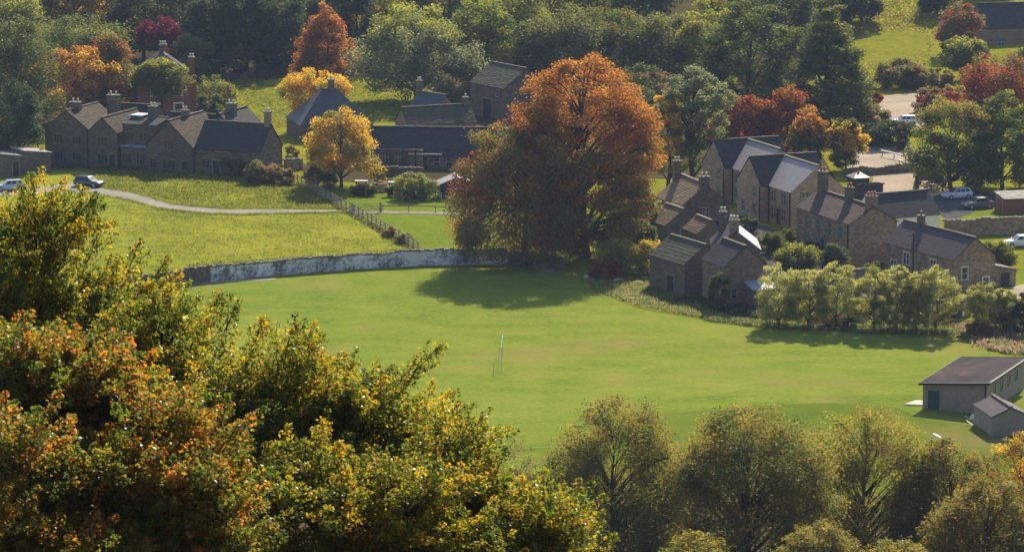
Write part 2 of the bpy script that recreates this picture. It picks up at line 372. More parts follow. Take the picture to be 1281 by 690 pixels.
def tufts(name, pts, n, h, wd, cols, seed, blades=5, spread=0.25, z0=0.02, m=None, hill=False):
    """upright blades in tufts scattered over a polygon of the ground"""
    rng = np.random.default_rng(seed); P = np.array([[p.x, p.y] for p in pts])
    lo, hi = P.min(0), P.max(0); out = []
    while sum(len(o) for o in out) < n:
        q = rng.uniform(lo, hi, size=(n*2, 2)); q = q[in_poly(q[:,0], q[:,1], P)]
        out.append(q)
    q = np.concatenate(out)[:n]
    den = np.sin(q[:,0]*0.35+1.3*np.sin(q[:,1]*0.19))*np.sin(q[:,1]*0.27+seed)        # clumpy cover
    q = q[rng.random(n) < 0.55+0.4*den]; n = len(q)
    hs = h*rng.uniform(0.5, 1.3, n)
    pos = np.repeat(np.column_stack([q, [terr(*a) for a in q] if hill else np.full(n, z0)]), blades, axis=0)
    pos[:, :2] += rng.normal(0, spread, (n*blades, 2))
    H = np.repeat(hs, blades)*rng.uniform(0.6, 1.1, n*blades)
    tan = unit(np.column_stack([rng.normal(0,.35,n*blades), rng.normal(0,.35,n*blades), np.ones(n*blades)]))
    nrm = perp(tan, rng)
    pos[:, 2] += H*0.42
    cols = np.array(cols); ci = np.repeat(rng.integers(0, len(cols), n), blades)
    c = cols[ci]*rng.uniform(0.8, 1.2, (n*blades, 1))
    o = quads(name, pos, nrm, tan, H, H*wd, c, m or M['blade'])
    tag(o, kind='stuff'); return o
def GP(l): return [G(*p) for p in l]
MG = [(0.16,0.19,0.025),(0.20,0.21,0.03),(0.12,0.15,0.02),(0.22,0.19,0.05)]
tufts('meadow_grass', GP([(110,214),(250,217),(360,224),(376,230),(428,261),(290,261),(220,252),(170,240),(120,234)]), 11000, 0.32, 0.5, MG, 3)
tufts('meadow_grass', GP([(110,244),(200,264),(300,271),(430,268),(515,311),(440,318),(232,336),(60,340)]), 11000, 0.2, 0.5, MG, 4)
tufts('meadow_grass', GP([(255,92),(480,92),(520,150),(350,160),(240,150)]), 9000, 0.3, 0.5, MG, 5)
tufts('hill_grass', [GT(*p) for p in ((1050,-30),(1200,-30),(1165,60),(1150,105),(1090,112),(1064,60))], 12000, 0.5, 0.5, [(0.24,0.25,0.03),(0.28,0.25,0.05),(0.17,0.19,0.025),(0.3,0.22,0.08)], 21, hill=True)
tufts('paddock_grass', GP(PD), 5000, 0.12, 0.5, [(0.12,0.17,0.02),(0.16,0.19,0.025)], 6)
tufts('rough_grass', GP([(738,349),(770,347),(820,352),(862,372),(893,392),(935,404),(890,400),(800,383),(742,361)]), 9000, 0.4, 0.34, [(0.24,0.25,0.09),(0.18,0.21,0.06),(0.14,0.17,0.045),(0.30,0.25,0.12)], 8)
tufts('rough_grass', GP([(890,396),(960,404),(1090,409),(1190,410),(1215,425),(1190,420),(1080,417),(960,411),(880,401)]), 3400, 0.5, 0.3, [(0.14,0.17,0.05),(0.22,0.2,0.08),(0.10,0.13,0.04)], 9)
tufts('bracken', GP([(1196,408),(1240,404),(1290,412),(1290,446),(1235,438),(1205,424)]), 2600, 0.5, 0.45, [(0.30,0.21,0.13),(0.33,0.25,0.15),(0.20,0.15,0.08),(0.20,0.2,0.08)], 10)
tufts('dead_bracken', GP([(255,86),(400,84),(400,97),(300,99),(255,98)]), 2400, 0.8, 0.45, [(0.20,0.13,0.10),(0.16,0.11,0.08),(0.2,0.16,0.08)], 11)
tufts('wall_foot_grass', GP([(238,337),(400,326),(520,314),(522,311),(400,321),(236,332)]), 1500, 0.4, 0.4, MG, 12)
tufts('track_verge', GP([(95,226),(130,234),(170,240),(215,254),(280,260.3),(440,261.2),(440,262.4),(280,262),(215,256.4),(170,242.6),(130,237),(95,229)]), 2200, 0.22, 0.5, MG, 14, z0=.05)
tufts('track_verge', GP([(110,240),(150,247.3),(200,261),(250,266.8),(300,268.2),(440,265.3),(440,267),(300,270),(250,268.6),(200,263),(150,249.5),(110,243)]), 2200, 0.22, 0.5, MG, 15, z0=.05)
tufts('wall_foot_grass', GP([(378,230),(434,262),(520,311),(514,312),(428,264),(372,231)]), 600, 0.35, 0.4, [(0.10,0.12,0.02),(0.16,0.15,0.05),(0.2,0.18,0.06)], 13)
tufts('hall_bed_plants', GP([(60,207),(340,212),(365,218),(365,222),(250,216),(60,211)]), 1600, 0.5, 0.5, [(0.06,0.09,0.02),(0.10,0.11,0.04),(0.15,0.11,0.07)], 14)
tufts('garden_weeds', GP([(830,378),(900,388),(960,402),(1190,405),(1190,395),(1000,385),(950,375),(880,372)]), 3000, 0.6, 0.5, [(0.05,0.07,0.02),(0.10,0.11,0.03),(0.15,0.10,0.06)], 15)

def fallen(name, pts, n, cols, seed, sz=.09):
    rng = np.random.default_rng(seed); P = np.array([[p.x, p.y] for p in pts]); q = rng.uniform(P.min(0), P.max(0), (n,2)); q = q[in_poly(q[:,0], q[:,1], P)]; n = len(q)
    p = np.column_stack([q, np.full(n, .075)]); nr = unit(np.array([0,0,1.])+rng.normal(0,.3,(n,3))); L = rng.uniform(.6,1.5,n)*sz
    cols = np.array(cols); tag(quads(name, p, nr, perp(nr, rng), L, L*.7, cols[rng.integers(0,len(cols),n)], M['leaf']), kind='stuff')
fallen('fallen_leaves', GP([(560,334),(760,350),(800,390),(640,410),(520,370)]), 5000, [(.36,.16,.05),(.25,.11,.04),(.4,.25,.06)], 31)
fallen('fallen_leaves', GP([(600,600),(1280,560),(1280,525),(1150,512),(900,540),(640,570)]), 3000, [(.36,.26,.05),(.3,.2,.05),(.2,.12,.04)], 32)
fallen('fallen_leaves', GP([(240,360),(560,350),(1190,430),(1100,520),(640,560),(300,520)]), 2500, [(.36,.26,.05),(.3,.22,.08),(.5,.45,.3)], 33, .07)
# ------------------------------------------------------------------ building kit
def slope(mb, A, B, C, D, rnd, course=0.36, sw=0.5, th=0.09, lift=None):
    """one roof plane laid in courses of slates. A-B eave, D-C ridge (D above A)"""
    A, B, C, D = map(Vector, (A, B, C, D))
    nrm = (B-A).cross(D-A) if (B-A).length > 0.05 else (C-B).cross(D-A)
    nrm.normalize()
    if nrm.z < 0: nrm = -nrm
    n = max(2, int(round(((D-A).length+(C-B).length)/2/course)))
    for i in range(n):
        t0, t1 = i/n, min(1.0, (i+1.12)/n)
        a0, b0 = A.lerp(D, t0), B.lerp(C, t0); a1, b1 = A.lerp(D, t1), B.lerp(C, t1)
        m = max(1, int(round((b0-a0).length/sw))); off = (i % 2)*0.5
        us = [0.0] + [min(1.0, max(0.0, (k+off+rnd.uniform(-.12,.12))/m)) for k in range(1 if off == 0 else 0, m+1)] + [1.0]
        us = sorted(us)
        for u0, u1 in zip(us, us[1:]):
            if u1-u0 < 0.004: continue
            l0 = (0.014+rnd.uniform(-.004,.006)) if course < .3 else 0.036+rnd.uniform(-.012,.02)
            p = [a0.lerp(b0,u0)+nrm*l0, a0.lerp(b0,u1)+nrm*l0, a1.lerp(b1,u1)+nrm*0.006, a1.lerp(b1,u0)+nrm*0.006]
            q = [p[0]-nrm*0.05, p[1]-nrm*0.05]
            mb.add([*p, *q], [(0,1,2,3), (4,5,1,0)])
    under = [A-nrm*0.01, B-nrm*0.01, C-nrm*0.01, D-nrm*0.01]; low = [p-nrm*th for p in under]
    mb.add(under+low, [(0,1,2,3),(7,6,5,4),(0,4,5,1),(1,5,6,2),(2,6,7,3),(3,7,4,0)])

class House:
    def __init__(s, name, label, cat, px, py, deg, at=(0,0), group=None, seed=1):
        p = G(px, py); a = R(deg); ca, sa = math.cos(a), math.sin(a)
        loc = (p.x-(at[0]*ca-at[1]*sa), p.y-(at[0]*sa+at[1]*ca), 0.0)
        s.o = thing(name, label, cat, loc, a, group); s.rnd = random.Random(seed)
    def block(s, x0, x1, y0, y1, eave, ridge, axis, wm, rm, over=0.22, verge=0.12, z0=-0.3, course=0.36, sw=0.5, back=True, hipped=0.0, roof_y1=None, rm2=None):
        if rm in (M['sl_dark'], M['sl_pale'], M['sl_blue'], M['sl_purple'], M['sl_brown']) and course == 0.36: course, sw = 0.24, 0.32
        w = MB(); eb = eave-0.02
        w.add([(x0,y0,z0),(x1,y0,z0),(x1,y1,z0),(x0,y1,z0),(x0,y0,eb),(x1,y0,eb),(x1,y1,eb),(x0,y1,eb)],
              [(0,1,5,4),(1,2,6,5),(2,3,7,6),(3,0,4,7)])
        r = MB(); rb = ridge-0.04
        if axis == 'x':
            ym = (y0+y1)/2
            if not hipped: w.add([(x0,y0,eb),(x0,y1,eb),(x0,ym,rb)], [(1,0,2)]); w.add([(x1,y0,eb),(x1,y1,eb),(x1,ym,rb)], [(0,1,2)])
            k = (ridge-eave)/((y1-y0)/2)
            slope(r, (x0-verge,y0-over,eave-over*k+.1),(x1+verge,y0-over,eave-over*k+.1),(x1+verge-hipped,ym,ridge+.1),(x0-verge+hipped,ym,ridge+.1), s.rnd, course, sw)
            slope(r, (x1+verge,y1+over,eave-over*k+.1),(x0-verge,y1+over,eave-over*k+.1),(x0-verge+hipped,ym,ridge+.1),(x1+verge-hipped,ym,ridge+.1), s.rnd, course, sw)
            if hipped:
                slope(r, (x1+verge,y0-over,eave-over*k+.1),(x1+verge,y1+over,eave-over*k+.1),(x1+verge-hipped,ym,ridge+.1),(x1+verge-hipped,ym,ridge+.1), s.rnd, course, sw)
                slope(r, (x0-verge,y1+over,eave-over*k+.1),(x0-verge,y0-over,eave-over*k+.1),(x0-verge+hipped,ym,ridge+.1),(x0-verge+hipped,ym,ridge+.1), s.rnd, course, sw)
            cap = [(x0-verge+hipped+.02,ym,ridge+.15),(x1+verge-hipped-.02,ym,ridge+.15)]
        else:
            xm = (x0+x1)/2; ry = y1 if roof_y1 is None else roof_y1
            w.add([(x0,y0,eb),(x1,y0,eb),(xm,y0,rb)], [(0,1,2)]); w.add([(x0,y1,eb),(x1,y1,eb),(xm,y1,rb)], [(1,0,2)])
            k = (ridge-eave)/((x1-x0)/2)
            slope(r, (x0-over,ry,eave-over*k+.1),(x0-over,y0-verge,eave-over*k+.1),(xm,y0-verge+hipped,ridge+.1),(xm,ry-hipped,ridge+.1), s.rnd, course, sw)
            r_ = r if rm2 is None else MB()
            slope(r_, (x1+over,y0-verge,eave-over*k+.1),(x1+over,ry,eave-over*k+.1),(xm,ry-hipped,ridge+.1),(xm,y0-verge+hipped,ridge+.1), s.rnd, course, sw)
            if hipped:
                slope(r, (x0-over,y0-verge,eave-over*k+.1),(x1+over,y0-verge,eave-over*k+.1),(xm,y0-verge+hipped,ridge+.1),(xm,y0-verge+hipped,ridge+.1), s.rnd, course, sw)
            cap = [(xm,y0-verge+hipped+.02,ridge+.15),(xm,ry-.02-hipped,ridge+.15)]
        wall = w.build('wall', wm, s.o); roof = r.build('roof', rm, s.o)
        if rm2 is not None: r_.build('roof', rm2, s.o)
        c = MB(); c.beam(cap[0], cap[1], 0.34, 0.14); c.build('ridge_tile', M['stone_dark'] if rm not in (M['sl_pale'],M['sl_tan']) else M['surround'], roof)
        return wall, roof
    def mono(s, x0, x1, y0, y1, zf, zb, wm, rm, axis='y', over=0.2):
        """lean-to: roof height zf at the low side (y0 or x0), zb at the other"""
        h = (lambda x, y: zf+(zb-zf)*((y-y0)/(y1-y0) if axis == 'y' else (x-x0)/(x1-x0)))
        w = MB(); cs = [(x0,y0),(x1,y0),(x1,y1),(x0,y1)]
        w.add([(x,y,-.3) for x,y in cs]+[(x,y,h(x,y)-.03) for x,y in cs], [(0,1,5,4),(1,2,6,5),(2,3,7,6),(3,0,4,7),(4,5,6,7)])
        r = MB(); X0,X1,Y0,Y1 = x0-over,x1+over,y0-over,y1+over
        if axis == 'y': slope(r, (X0,Y0,h(X0,Y0)+.08),(X1,Y0,h(X1,Y0)+.08),(X1,Y1,h(X1,Y1)+.08),(X0,Y1,h(X0,Y1)+.08), s.rnd)
        elif zb > zf: slope(r, (X0,Y1,h(X0,Y1)+.08),(X0,Y0,h(X0,Y0)+.08),(X1,Y0,h(X1,Y0)+.08),(X1,Y1,h(X1,Y1)+.08), s.rnd)
        else: slope(r, (X1,Y0,h(X1,Y0)+.08),(X1,Y1,h(X1,Y1)+.08),(X0,Y1,h(X0,Y1)+.08),(X0,Y0,h(X0,Y0)+.08), s.rnd)
        return w.build('wall', wm, s.o), r.build('roof', rm, s.o)
    def place(s, side, u, v):
        """matrix of an opening: origin on the wall plane, +x along the wall, -y outward"""
        if side == 'F': return Matrix.Translation((u, v, 0))
        if side == 'L': return Matrix.Translation((v, u, 0)) @ Matrix.Rotation(R(-90), 4, 'Z')
        if side == 'R': return Matrix.Translation((v, u, 0)) @ Matrix.Rotation(R(90), 4, 'Z')
    def window(s, side, u, plane, z, ww=1.0, hh=1.2, mull=1, fm='surround', bar='galv', sill=True):
        T = s.place(side, u, plane); m = MB(); t = 0.13
        m.box(-ww/2-t, ww/2+t, -.07, .05, z+hh, z+hh+.2)
        m.box(-ww/2-t, -ww/2, -.06, .05, z, z+hh); m.box(ww/2, ww/2+t, -.06, .05, z, z+hh)
        for k in range(mull):
            x = -ww/2+ww*(k+1)/(mull+1); m.box(x-.06, x+.06, -.055, .05, z, z+hh)
        f = m.build('window', M[fm], s.o); f.matrix_local = T
        p = MB(); p.box(-ww/2, ww/2, -.012, .04, z+.001, z+hh-.001); q = p.build('pane', M['glass'], f)
        g = MB()
        for k in range(mull+1):
            c0 = -ww/2+ww*k/(mull+1)+.06; c1 = -ww/2+ww*(k+1)/(mull+1)-.06
            g.box(c0, c1, -.03, -.012, z+hh*.5-.025, z+hh*.5+.025)
            g.box(c0, c0+.04, -.03, -.012, z, z+hh); g.box(c1-.04, c1, -.03, -.012, z, z+hh)
        g.build('glazing_bar', M[bar], f)
        if sill:
            q = MB(); q.box(-ww/2-.2, ww/2+.2, -.13, .05, z-.14, z-.002); q.build('sill', M[fm], f)
    def door(s, side, u, plane, ww=0.95, hh=2.05, m='greenpaint', fm='surround', z=0.0):
        T = s.place(side, u, plane); a = MB()
        a.box(-ww/2-.14, ww/2+.14, -.07, .05, z+hh, z+hh+.2); a.box(-ww/2-.14, -ww/2, -.06, .05, z, z+hh); a.box(ww/2, ww/2+.14, -.06, .05, z, z+hh)
        d = MB(); d.box(-ww/2, ww/2, -.02, .04, z, z+hh-.001); k = d.build('door', M[m], s.o); k.matrix_local = T
        a.build('door_frame', M[fm], k)
        h = MB(); h.box(ww/2-.16, ww/2-.08, -.06, -.02, z+1.0, z+1.08); h.build('handle', M['dark'], k)
    def chimney(s, x, y, z0, z1, wx=0.9, wy=0.6, m='stone_dark', pots=2, pot='terracotta'):
        c = MB(); c.box(x-wx/2, x+wx/2, y-wy/2, y+wy/2, z0, z1)
        k = c.build('chimney', M[m], s.o)
        d = MB(); d.box(x-wx/2-.09, x+wx/2+.09, y-wy/2-.09, y+wy/2+.09, z1, z1+.16); d.box(x-wx/2-.05, x+wx/2+.05, y-wy/2-.05, y+wy/2+.05, z1-.5, z1-.38)
        d.build('chimney_cap', M['surround'], k)
        for i in range(pots):
            px = x+(i-(pots-1)/2)*wx/max(1,pots)
            p = MB(); p.tube([Vector((px,y,z1+.16)),Vector((px,y,z1+.55)),Vector((px,y,z1+.58)),Vector((px,y,z1+.66))],[.14,.12,.16,.15],10)
            p.build('chimney_pot', M[pot], k)
    def pipe(s, side, u, plane, z):
        T = s.place(side, u, plane); m = MB(); m.box(-.06,.06,-.14,-.02,0,z); m.build('drainpipe', M['dark'], s.o).matrix_local = T

def add_mono_box(h, x0, x1, y0, y1, z0, z1, m, name): 
    b = MB(); b.box(x0,x1,y0,y1,z0,z1); return b.build(name, M[m] if isinstance(m, str) else m, h.o)

# ---- the gabled hall on the left -------------------------------------------------------
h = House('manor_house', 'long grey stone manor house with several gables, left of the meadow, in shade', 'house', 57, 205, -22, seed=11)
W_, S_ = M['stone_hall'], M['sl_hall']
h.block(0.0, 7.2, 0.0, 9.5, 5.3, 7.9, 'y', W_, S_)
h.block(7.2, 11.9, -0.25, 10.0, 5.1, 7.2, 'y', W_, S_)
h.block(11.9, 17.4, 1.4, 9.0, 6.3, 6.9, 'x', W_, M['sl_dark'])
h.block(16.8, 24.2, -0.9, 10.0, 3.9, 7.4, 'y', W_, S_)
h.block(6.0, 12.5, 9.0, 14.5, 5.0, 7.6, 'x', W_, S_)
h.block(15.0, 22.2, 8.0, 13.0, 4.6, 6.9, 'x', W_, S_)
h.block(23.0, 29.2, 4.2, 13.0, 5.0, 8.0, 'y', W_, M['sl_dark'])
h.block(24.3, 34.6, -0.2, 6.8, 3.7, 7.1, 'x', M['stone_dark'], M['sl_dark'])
l = MB(); l.box(12.0, 16.7, 0.35, 1.38, 3.2, 3.34); l.build('bay_roof', M['lead'], h.o)
l = MB(); l.box(12.1, 16.6, 0.45, 1.38, -.3, 3.19); l.build('bay', W_, h.o)
l = MB(); l.box(11.9, 14.0, 3.6, 6.2, 7.15, 7.3); l.build('flat_roof', M['lead'], h.o)
l = MB(); l.box(12.0, 13.9, 3.7, 6.1, 5.5, 7.14); l.build('stair_turret', W_, h.o)
for a in [(3.5,3.0,6.5,8.7,1.5,.9),(7.0,8.0,6.0,9.3,1.7,1.0),(15.2,4.6,6.0,8.5,1.1,1.1),(20.4,4.5,6.8,8.2,.9,.8),(26.3,7.5,7.0,9.1,1.3,1.0)]:
    h.chimney(*a, m='stone_dark', pots=2, pot='potcream')
h.chimney(34.1, 3.3, 6.2, 8.8, .75, .9, 'stone_old', 2, 'potcream')
for u, z in ((2.2,.7),(2.2,3.2),(5.2,.7),(5.2,3.2)): h.window('F', u, 0.0, z, 1.3, 1.15, 2, fm='trim_hall', bar='dark')
for z in (.6, 3.2): h.window('F', 9.5, -0.25, z, 1.5, 1.25, 2, fm='trim_hall', bar='dark')
for u, z in ((13.0,.9),(15.3,.9)): h.window('F', u, 0.45, z, 1.3, 1.3, 2, fm='trim_hall', bar='dark')
for u, z in ((13.2,4.0),(15.3,4.0)): h.window('F', u, 1.4, z, 1.1, 1.2, 1, fm='trim_hall', bar='dark')
for u, z, q in ((20.5,.6,1.9),(20.5,3.4,1.3),(18.0,.6,1.0),(23.0,.6,.9)): h.window('F', u, -0.9, z, q, 1.2, 2 if q > 1 else 0, fm='trim_hall', bar='dark')
for u in (26.0, 29.0, 31.8): h.window('F', u, -0.2, 1.0, 1.1, 1.1, 1, fm='trim_hall', bar='dark')
h.door('F', 27.6, -0.2, m='dark'); h.door('F', 11.0, -0.25, m='dark')
h.pipe('F', 7.1, -0.25, 5.0); h.pipe('F', 12.05, 0.45, 3.0); h.pipe('F', 16.7, -.05, 3.8)

h = House('outbuilding', 'low stone outbuilding with stepped roof edge at the left end of the manor', 'outbuilding', 4, 222, 34, seed=12)
h.mono(0, 3.6, 0, 4.5, 3.3, 2.7, M['stone_dark'], M['sl_pale'], 'x')
h.mono(3.7, 7.6, 0.2, 4.7, 3.4, 2.9, M['stone_dark'], M['sl_pale'], 'x')
h.door('F', 2.0, 0, m='dark')

h = House('brick_house', 'red brick house with a white sash window, tucked among trees above the manor roofs', 'house', 246, 152, 11, at=(9.0, 0), seed=13)
h.block(0, 9.0, 0, 9.5, 7.0, 10.3, 'y', M['brick_red'], M['sl_dark'], over=.25)
for u, z in ((6.2,4.2),(2.6,4.2),(6.2,1.0),(2.6,1.0)): h.window('F', u, 0, z, 1.3, 1.9, 0, fm='white')
h.chimney(8.5, 1.2, 6.0, 9.9, .8, 1.2, 'brick_red', 2, 'potcream'); h.chimney(4.5, 6.0, 9.4, 11.4, 1.1, .8, 'brick_red', 3, 'potcream')

h = House('stone_barn', 'square barn with a steep dark hipped roof and a central chimney behind the yellow tree', 'barn', 376, 178, 16, seed=14)
h.block(0, 11.2, 0, 9.6, 2.7, 7.2, 'x', M['stone_dark'], M['sl_blue'], over=.3, hipped=4.6)
h.chimney(5.9, 4.8, 6.6, 8.6, .8, .8, 'stone_dark', 1, 'potcream')
h.door('F', 3, 0, 2.4, 2.2, 'dark')

# ---- farm range in the middle ----------------------------------------------------------
h = House('farm_range', 'long low farm range with dark slate roof and open posted front beside the copper beech', 'farm building', 462, 212, -5, seed=15)
h.block(0, 20.5, 1.8, 8.6, 2.9, 5.4, 'x', M['stone_dark'], M['sl_dark'])
h.mono(8.2, 15, .9, 1.75, 2.0, 2.8, M['stone_dark'], M['sl_dark'], 'y')
add_mono_box(h, 5.6, 10.4, .55, .62, 2.2, 2.32, 'white', 'fascia')
for x in (1.2, 3.0, 4.8, 6.6): add_mono_box(h, x-.09, x+.09, .4, .58, -.2, 2.7, 'wooddark', 'post')
add_mono_box(h, 0.6, 7.2, .35, .62, 2.7, 2.9, 'wooddark', 'lintel')
add_mono_box(h, 5.5, 7.6, 0.9, 1.78, -.2, 2.8, 'stone_pink', 'pier')
for u in (2.1, 3.9): h.window('F', u, 1.8, .9, 1.0, 1.3, 1, fm='trim_hall')
for u in (9.6, 11.4, 13.2): h.window('F', u, .9, .5, 1.0, 1.2, 0, fm='trim_hall')
h.door('F', 16.6, 1.8, 1.4, 2.2, 'dark')

h = House('farm_cottage', 'cottage with a pinkish stone gable end and mossy roof above the farm range', 'house', 510, 190, 22, seed=16)
h.block(0, 10.8, 0, 5.2, 4.0, 6.2, 'x', M['stone_pink'], M['sl_moss'])
h.window('L', 2.6, 0, 2.2, .8, 1.0, 1); h.window('F', 3, 0, 1.9, 1.0, 1.1, 1); h.window('F', 7, 0, 1.9, 1.0, 1.1, 1)
h.chimney(10.2, 2.6, 5.7, 7.2, .7, .9, 'stone_dark', 1, 'potcream')

h = House('slate_cottage', 'small cottage with bluish slate roof and chimney left of the mossy farm cottage', 'house', 541, 174, 43, seed=17)
h.block(0, 5.4, 0, 6.2, 3.4, 6.4, 'y', M['stone_pink'], M['sl_blue'])
h.chimney(2.7, 6.0, 5.6, 8.0, .8, .7, 'stone_dark', 2, 'potcream'); h.window('F', 2.7, 0, 2.4, .9, 1.0, 1)

h = House('stone_barn', 'tall grey barn with plain slate roof rising behind the copper beech', 'barn', 631, 152, 33, seed=18)
h.block(0, 8.2, 0, 10.0, 5.2, 8.0, 'y', M['stone_dark'], M['sl_moss'])
h.door('L', 5, 0, 2.6, 3.0, 'dark'); h.window('L', 2, 0, 3.3, .8, .8, 0); h.window('F', 4, 0, 4.5, .8, 1.2, 0)
w_ = MB(); w_.box(0,0,0,0,0,0)

h = House('garden_shed', 'small dark boarded shed with pale grey roof beside the copper beech', 'shed', 551, 249, 8, seed=19)
h.block(0, 4.4, 0, 3.4, 2.0, 2.9, 'y', M['wooddark'], M['sl_pale'], over=.3, verge=.25)
add_mono_box(h, -.05, -.004, .2, 3.3, .1, 1.9, 'woodpale', 'side_board'); h.door('F', 2.2, 0, 1.1, 1.8, 'wooddark', 'wooddark')

# ---- the newer terrace -----------------------------------------------------------------
for i, (px, py, lab, nw) in enumerate(((906, 254, 'farther tall tan stone house of the terrace, its pale wing roof half hidden', 0), (951, 277, 'nearer tall tan stone house of the terrace with a wide front gable and pale roof', 1))):
    h = House('terrace_house', lab, 'house', px, py, 22, group='tall tan stone terrace houses', seed=20+i)
    T = M['stone_tan']
    h.block(0, 9.8, 0, 7.0, 4.75, 8.0, 'x', T, M['sl_dark'], over=.18, verge=.06)
    h.block(1.2, 8.9, -6.6, 3.4, 4.75, 7.9, 'y', T, M['sl_pale'], over=.18, verge=.06)  # sunlit look of the wing roof painted in with paler slates
    for y, z in ((1.8,1.0),(1.8,3.2),(5.2,1.0)): h.window('L', y, 0, z, .8, 1.0, 0)
    for y, z in ((-1.4,.9),(-4.4,.9),(-1.4,3.0),(-4.4,3.0)): h.window('L', y, 1.2, z, 1.1, 1.1, 1)
    h.door('L', -2.9, 1.2, m='dark')
    for u, z in ((3.2,.9),(6.8,.9),(3.2,3.3),(6.8,3.3)): h.window('F', u, -6.6, z, 1.1, 1.15, 1)
    h.pipe('L', 0.2, 0, 4.6); h.pipe('L', -6.3, 1.2, 4.6); h.pipe('L', -.2, 1.2, 4.6)

h = House('stone_cottage', 'broad stone cottage with brown tile roof and three chimneys in front of the terrace', 'house', 1062, 331, 22, seed=23)
h.block(0, 6.5, 0, 14.4, 5.0, 6.9, 'y', M['stone_old'], M['sl_brown'])
h.chimney(3.25, .6, 6.2, 8.1, 1.3, .8, 'stone_pink', 3); h.chimney(3.0, 6.0, 6.2, 8.4, .8, .9, 'stone_dark', 2); h.chimney(3.2, 13.6, 6.0, 9.3, .9, 1.3, 'stone_dark', 2)
for y in (2.5, 5.5, 8.5, 11.5):
    h.window('L', y, 0, 3.1, .95, 1.15, 1); h.window('L', y, 0, .8, .95, 1.2, 1)
h.door('L', 7.0, 0, m='dark'); h.pipe('L', .3, 0, 4.8)

h = House('white_cottage', 'cream rendered cottage with plain dark slate roof behind the stone cottages', 'house', 1175, 297, 26, at=(9.2, 0), seed=24)
h.block(0, 9.2, 0, 6.2, 3.1, 5.6, 'x', M['render_white'], M['sl_dark'], over=.2, verge=.05)
for u in (2.0, 6.8): h.window('F', u, 0, 1.1, .9, 1.0, 0, fm='white')
h.door('F', 4.6, 0, m='dark')

h = House('stone_cottage', 'stone cottage with purple slate roof and lean-to behind the willow row', 'house', 1193, 366, 29, seed=25)
h.block(0, 5.9, 0, 14.4, 3.9, 6.2, 'y', M['stone_old'], M['sl_purple'])
h.mono(6.0, 9.2, 0.3, 5.0, 2.6, 1.9, M['stone_old'], M['sl_purple'], 'x')
h.chimney(3.0, 11.0, 5.6, 7.2, .7, .7, 'stone_dark', 1); 
for y, z in ((9.6,1.9),(4.2,1.9),(12.2,.6)): h.window('L', y, 0, z, 1.2, 1.35, 1, fm='potcream')
h.window('F', 1.5, 0, 1.5, .85, 1.35, 0, fm='potcream'); h.window('F', 4.6, 0, .4, .9, 1.0, 0, fm='potcream')
h.door('F', 7.6, .3, 1.3, 1.7, 'dark'); h.window('R', 3.2, 5.9, 2.3, .8, .9, 0, fm='white')

# ---- old cottages in the middle --------------------------------------------------------
h = House('stone_cottage', 'old cottage with sunlit tan slate roof right of the copper beech', 'house', 852, 298, 18, seed=26)
h.block(0, 6.6, 0, 9.0, 4.1, 6.7, 'y', M['stone_dark'], M['sl_tan'])
h.chimney(3.3, .6, 6.0, 7.6, 1.2, .8, 'stone_dark', 2, 'potcream'); h.chimney(2.6, 8.6, 5.6, 8.5, .9, .9, 'stone_dark', 2, 'potcream')
h.window('F', 3.3, 0, 2.6, .9, 1.1, 1); h.door('F', 5.0, 0, m='dark')
h = House('outhouse', 'low stone outhouse with small sunlit roof below the tan roofed cottage', 'outbuilding', 833, 308, 24, seed=27)
h.block(0, 4.8, 0, 5.0, 2.7, 4.5, 'y', M['stone_dark'], M['sl_tan'])
h.window('F', 2.4, 0, 1.0, .8, .9, 0)
h = House('mossy_barn', 'stone barn with mossy ribbed slate roof beside the rough grass bank', 'barn', 856, 373, 28, seed=28)
h.block(0, 5.6, 0, 8.0, 4.0, 6.0, 'y', M['stone_dark'], M['sl_moss'], course=.5, sw=.6)  # deep shade on the walls put into the darker stone
h.door('L', 3.2, 0, 1.6, 2.2, 'dark'); h.window('F', 2.8, 0, 2.9, .7, .8, 0)
h = House('stone_cottage', 'brown stone cottage end with plain pointed gable beside the lane lawn', 'house', 906, 386, 22, seed=29)
h.block(0, 5.2, 0, 6.0, 4.9, 7.0, 'y', M['stone_mid'], M['sl_dark'])
h.mono(2.6, 5.6, -2.4, -.05, 2.4, 2.9, M['stone_mid'], M['lead'], 'y')
h.window('F', 1.2, 0, 1.2, .8, 1.0, 0)
h = House('stone_cottage', 'tall chimneyed cottage whose right roof slope glints white in the sun', 'house', 893, 352, 0, seed=30)
h.block(0, 5.4, 0, 7.5, 3.9, 6.0, 'y', M['stone_dark'], M['sl_dark'], rm2=M['sl_glint'])  # right slope painted pale as a glint, left slope dark
h.chimney(2.4, .6, 5.0, 7.2, 1.1, .8, 'stone_old', 3, 'potcream'); h.chimney(1.4, 6.8, 4.6, 7.2, .8, .8, 'stone_dark', 2, 'potcream')
h.window('F', 2.8, 0, 2.2, .9, 1.0, 1)
h = House('outhouse', 'tiny outhouse with tan slate roof wedged between the old cottages', 'outbuilding', 873, 330, 20, seed=31)
h.block(0, 3.4, 0, 4.5, 3.8, 5.2, 'y', M['stone_dark'], M['sl_tan'])

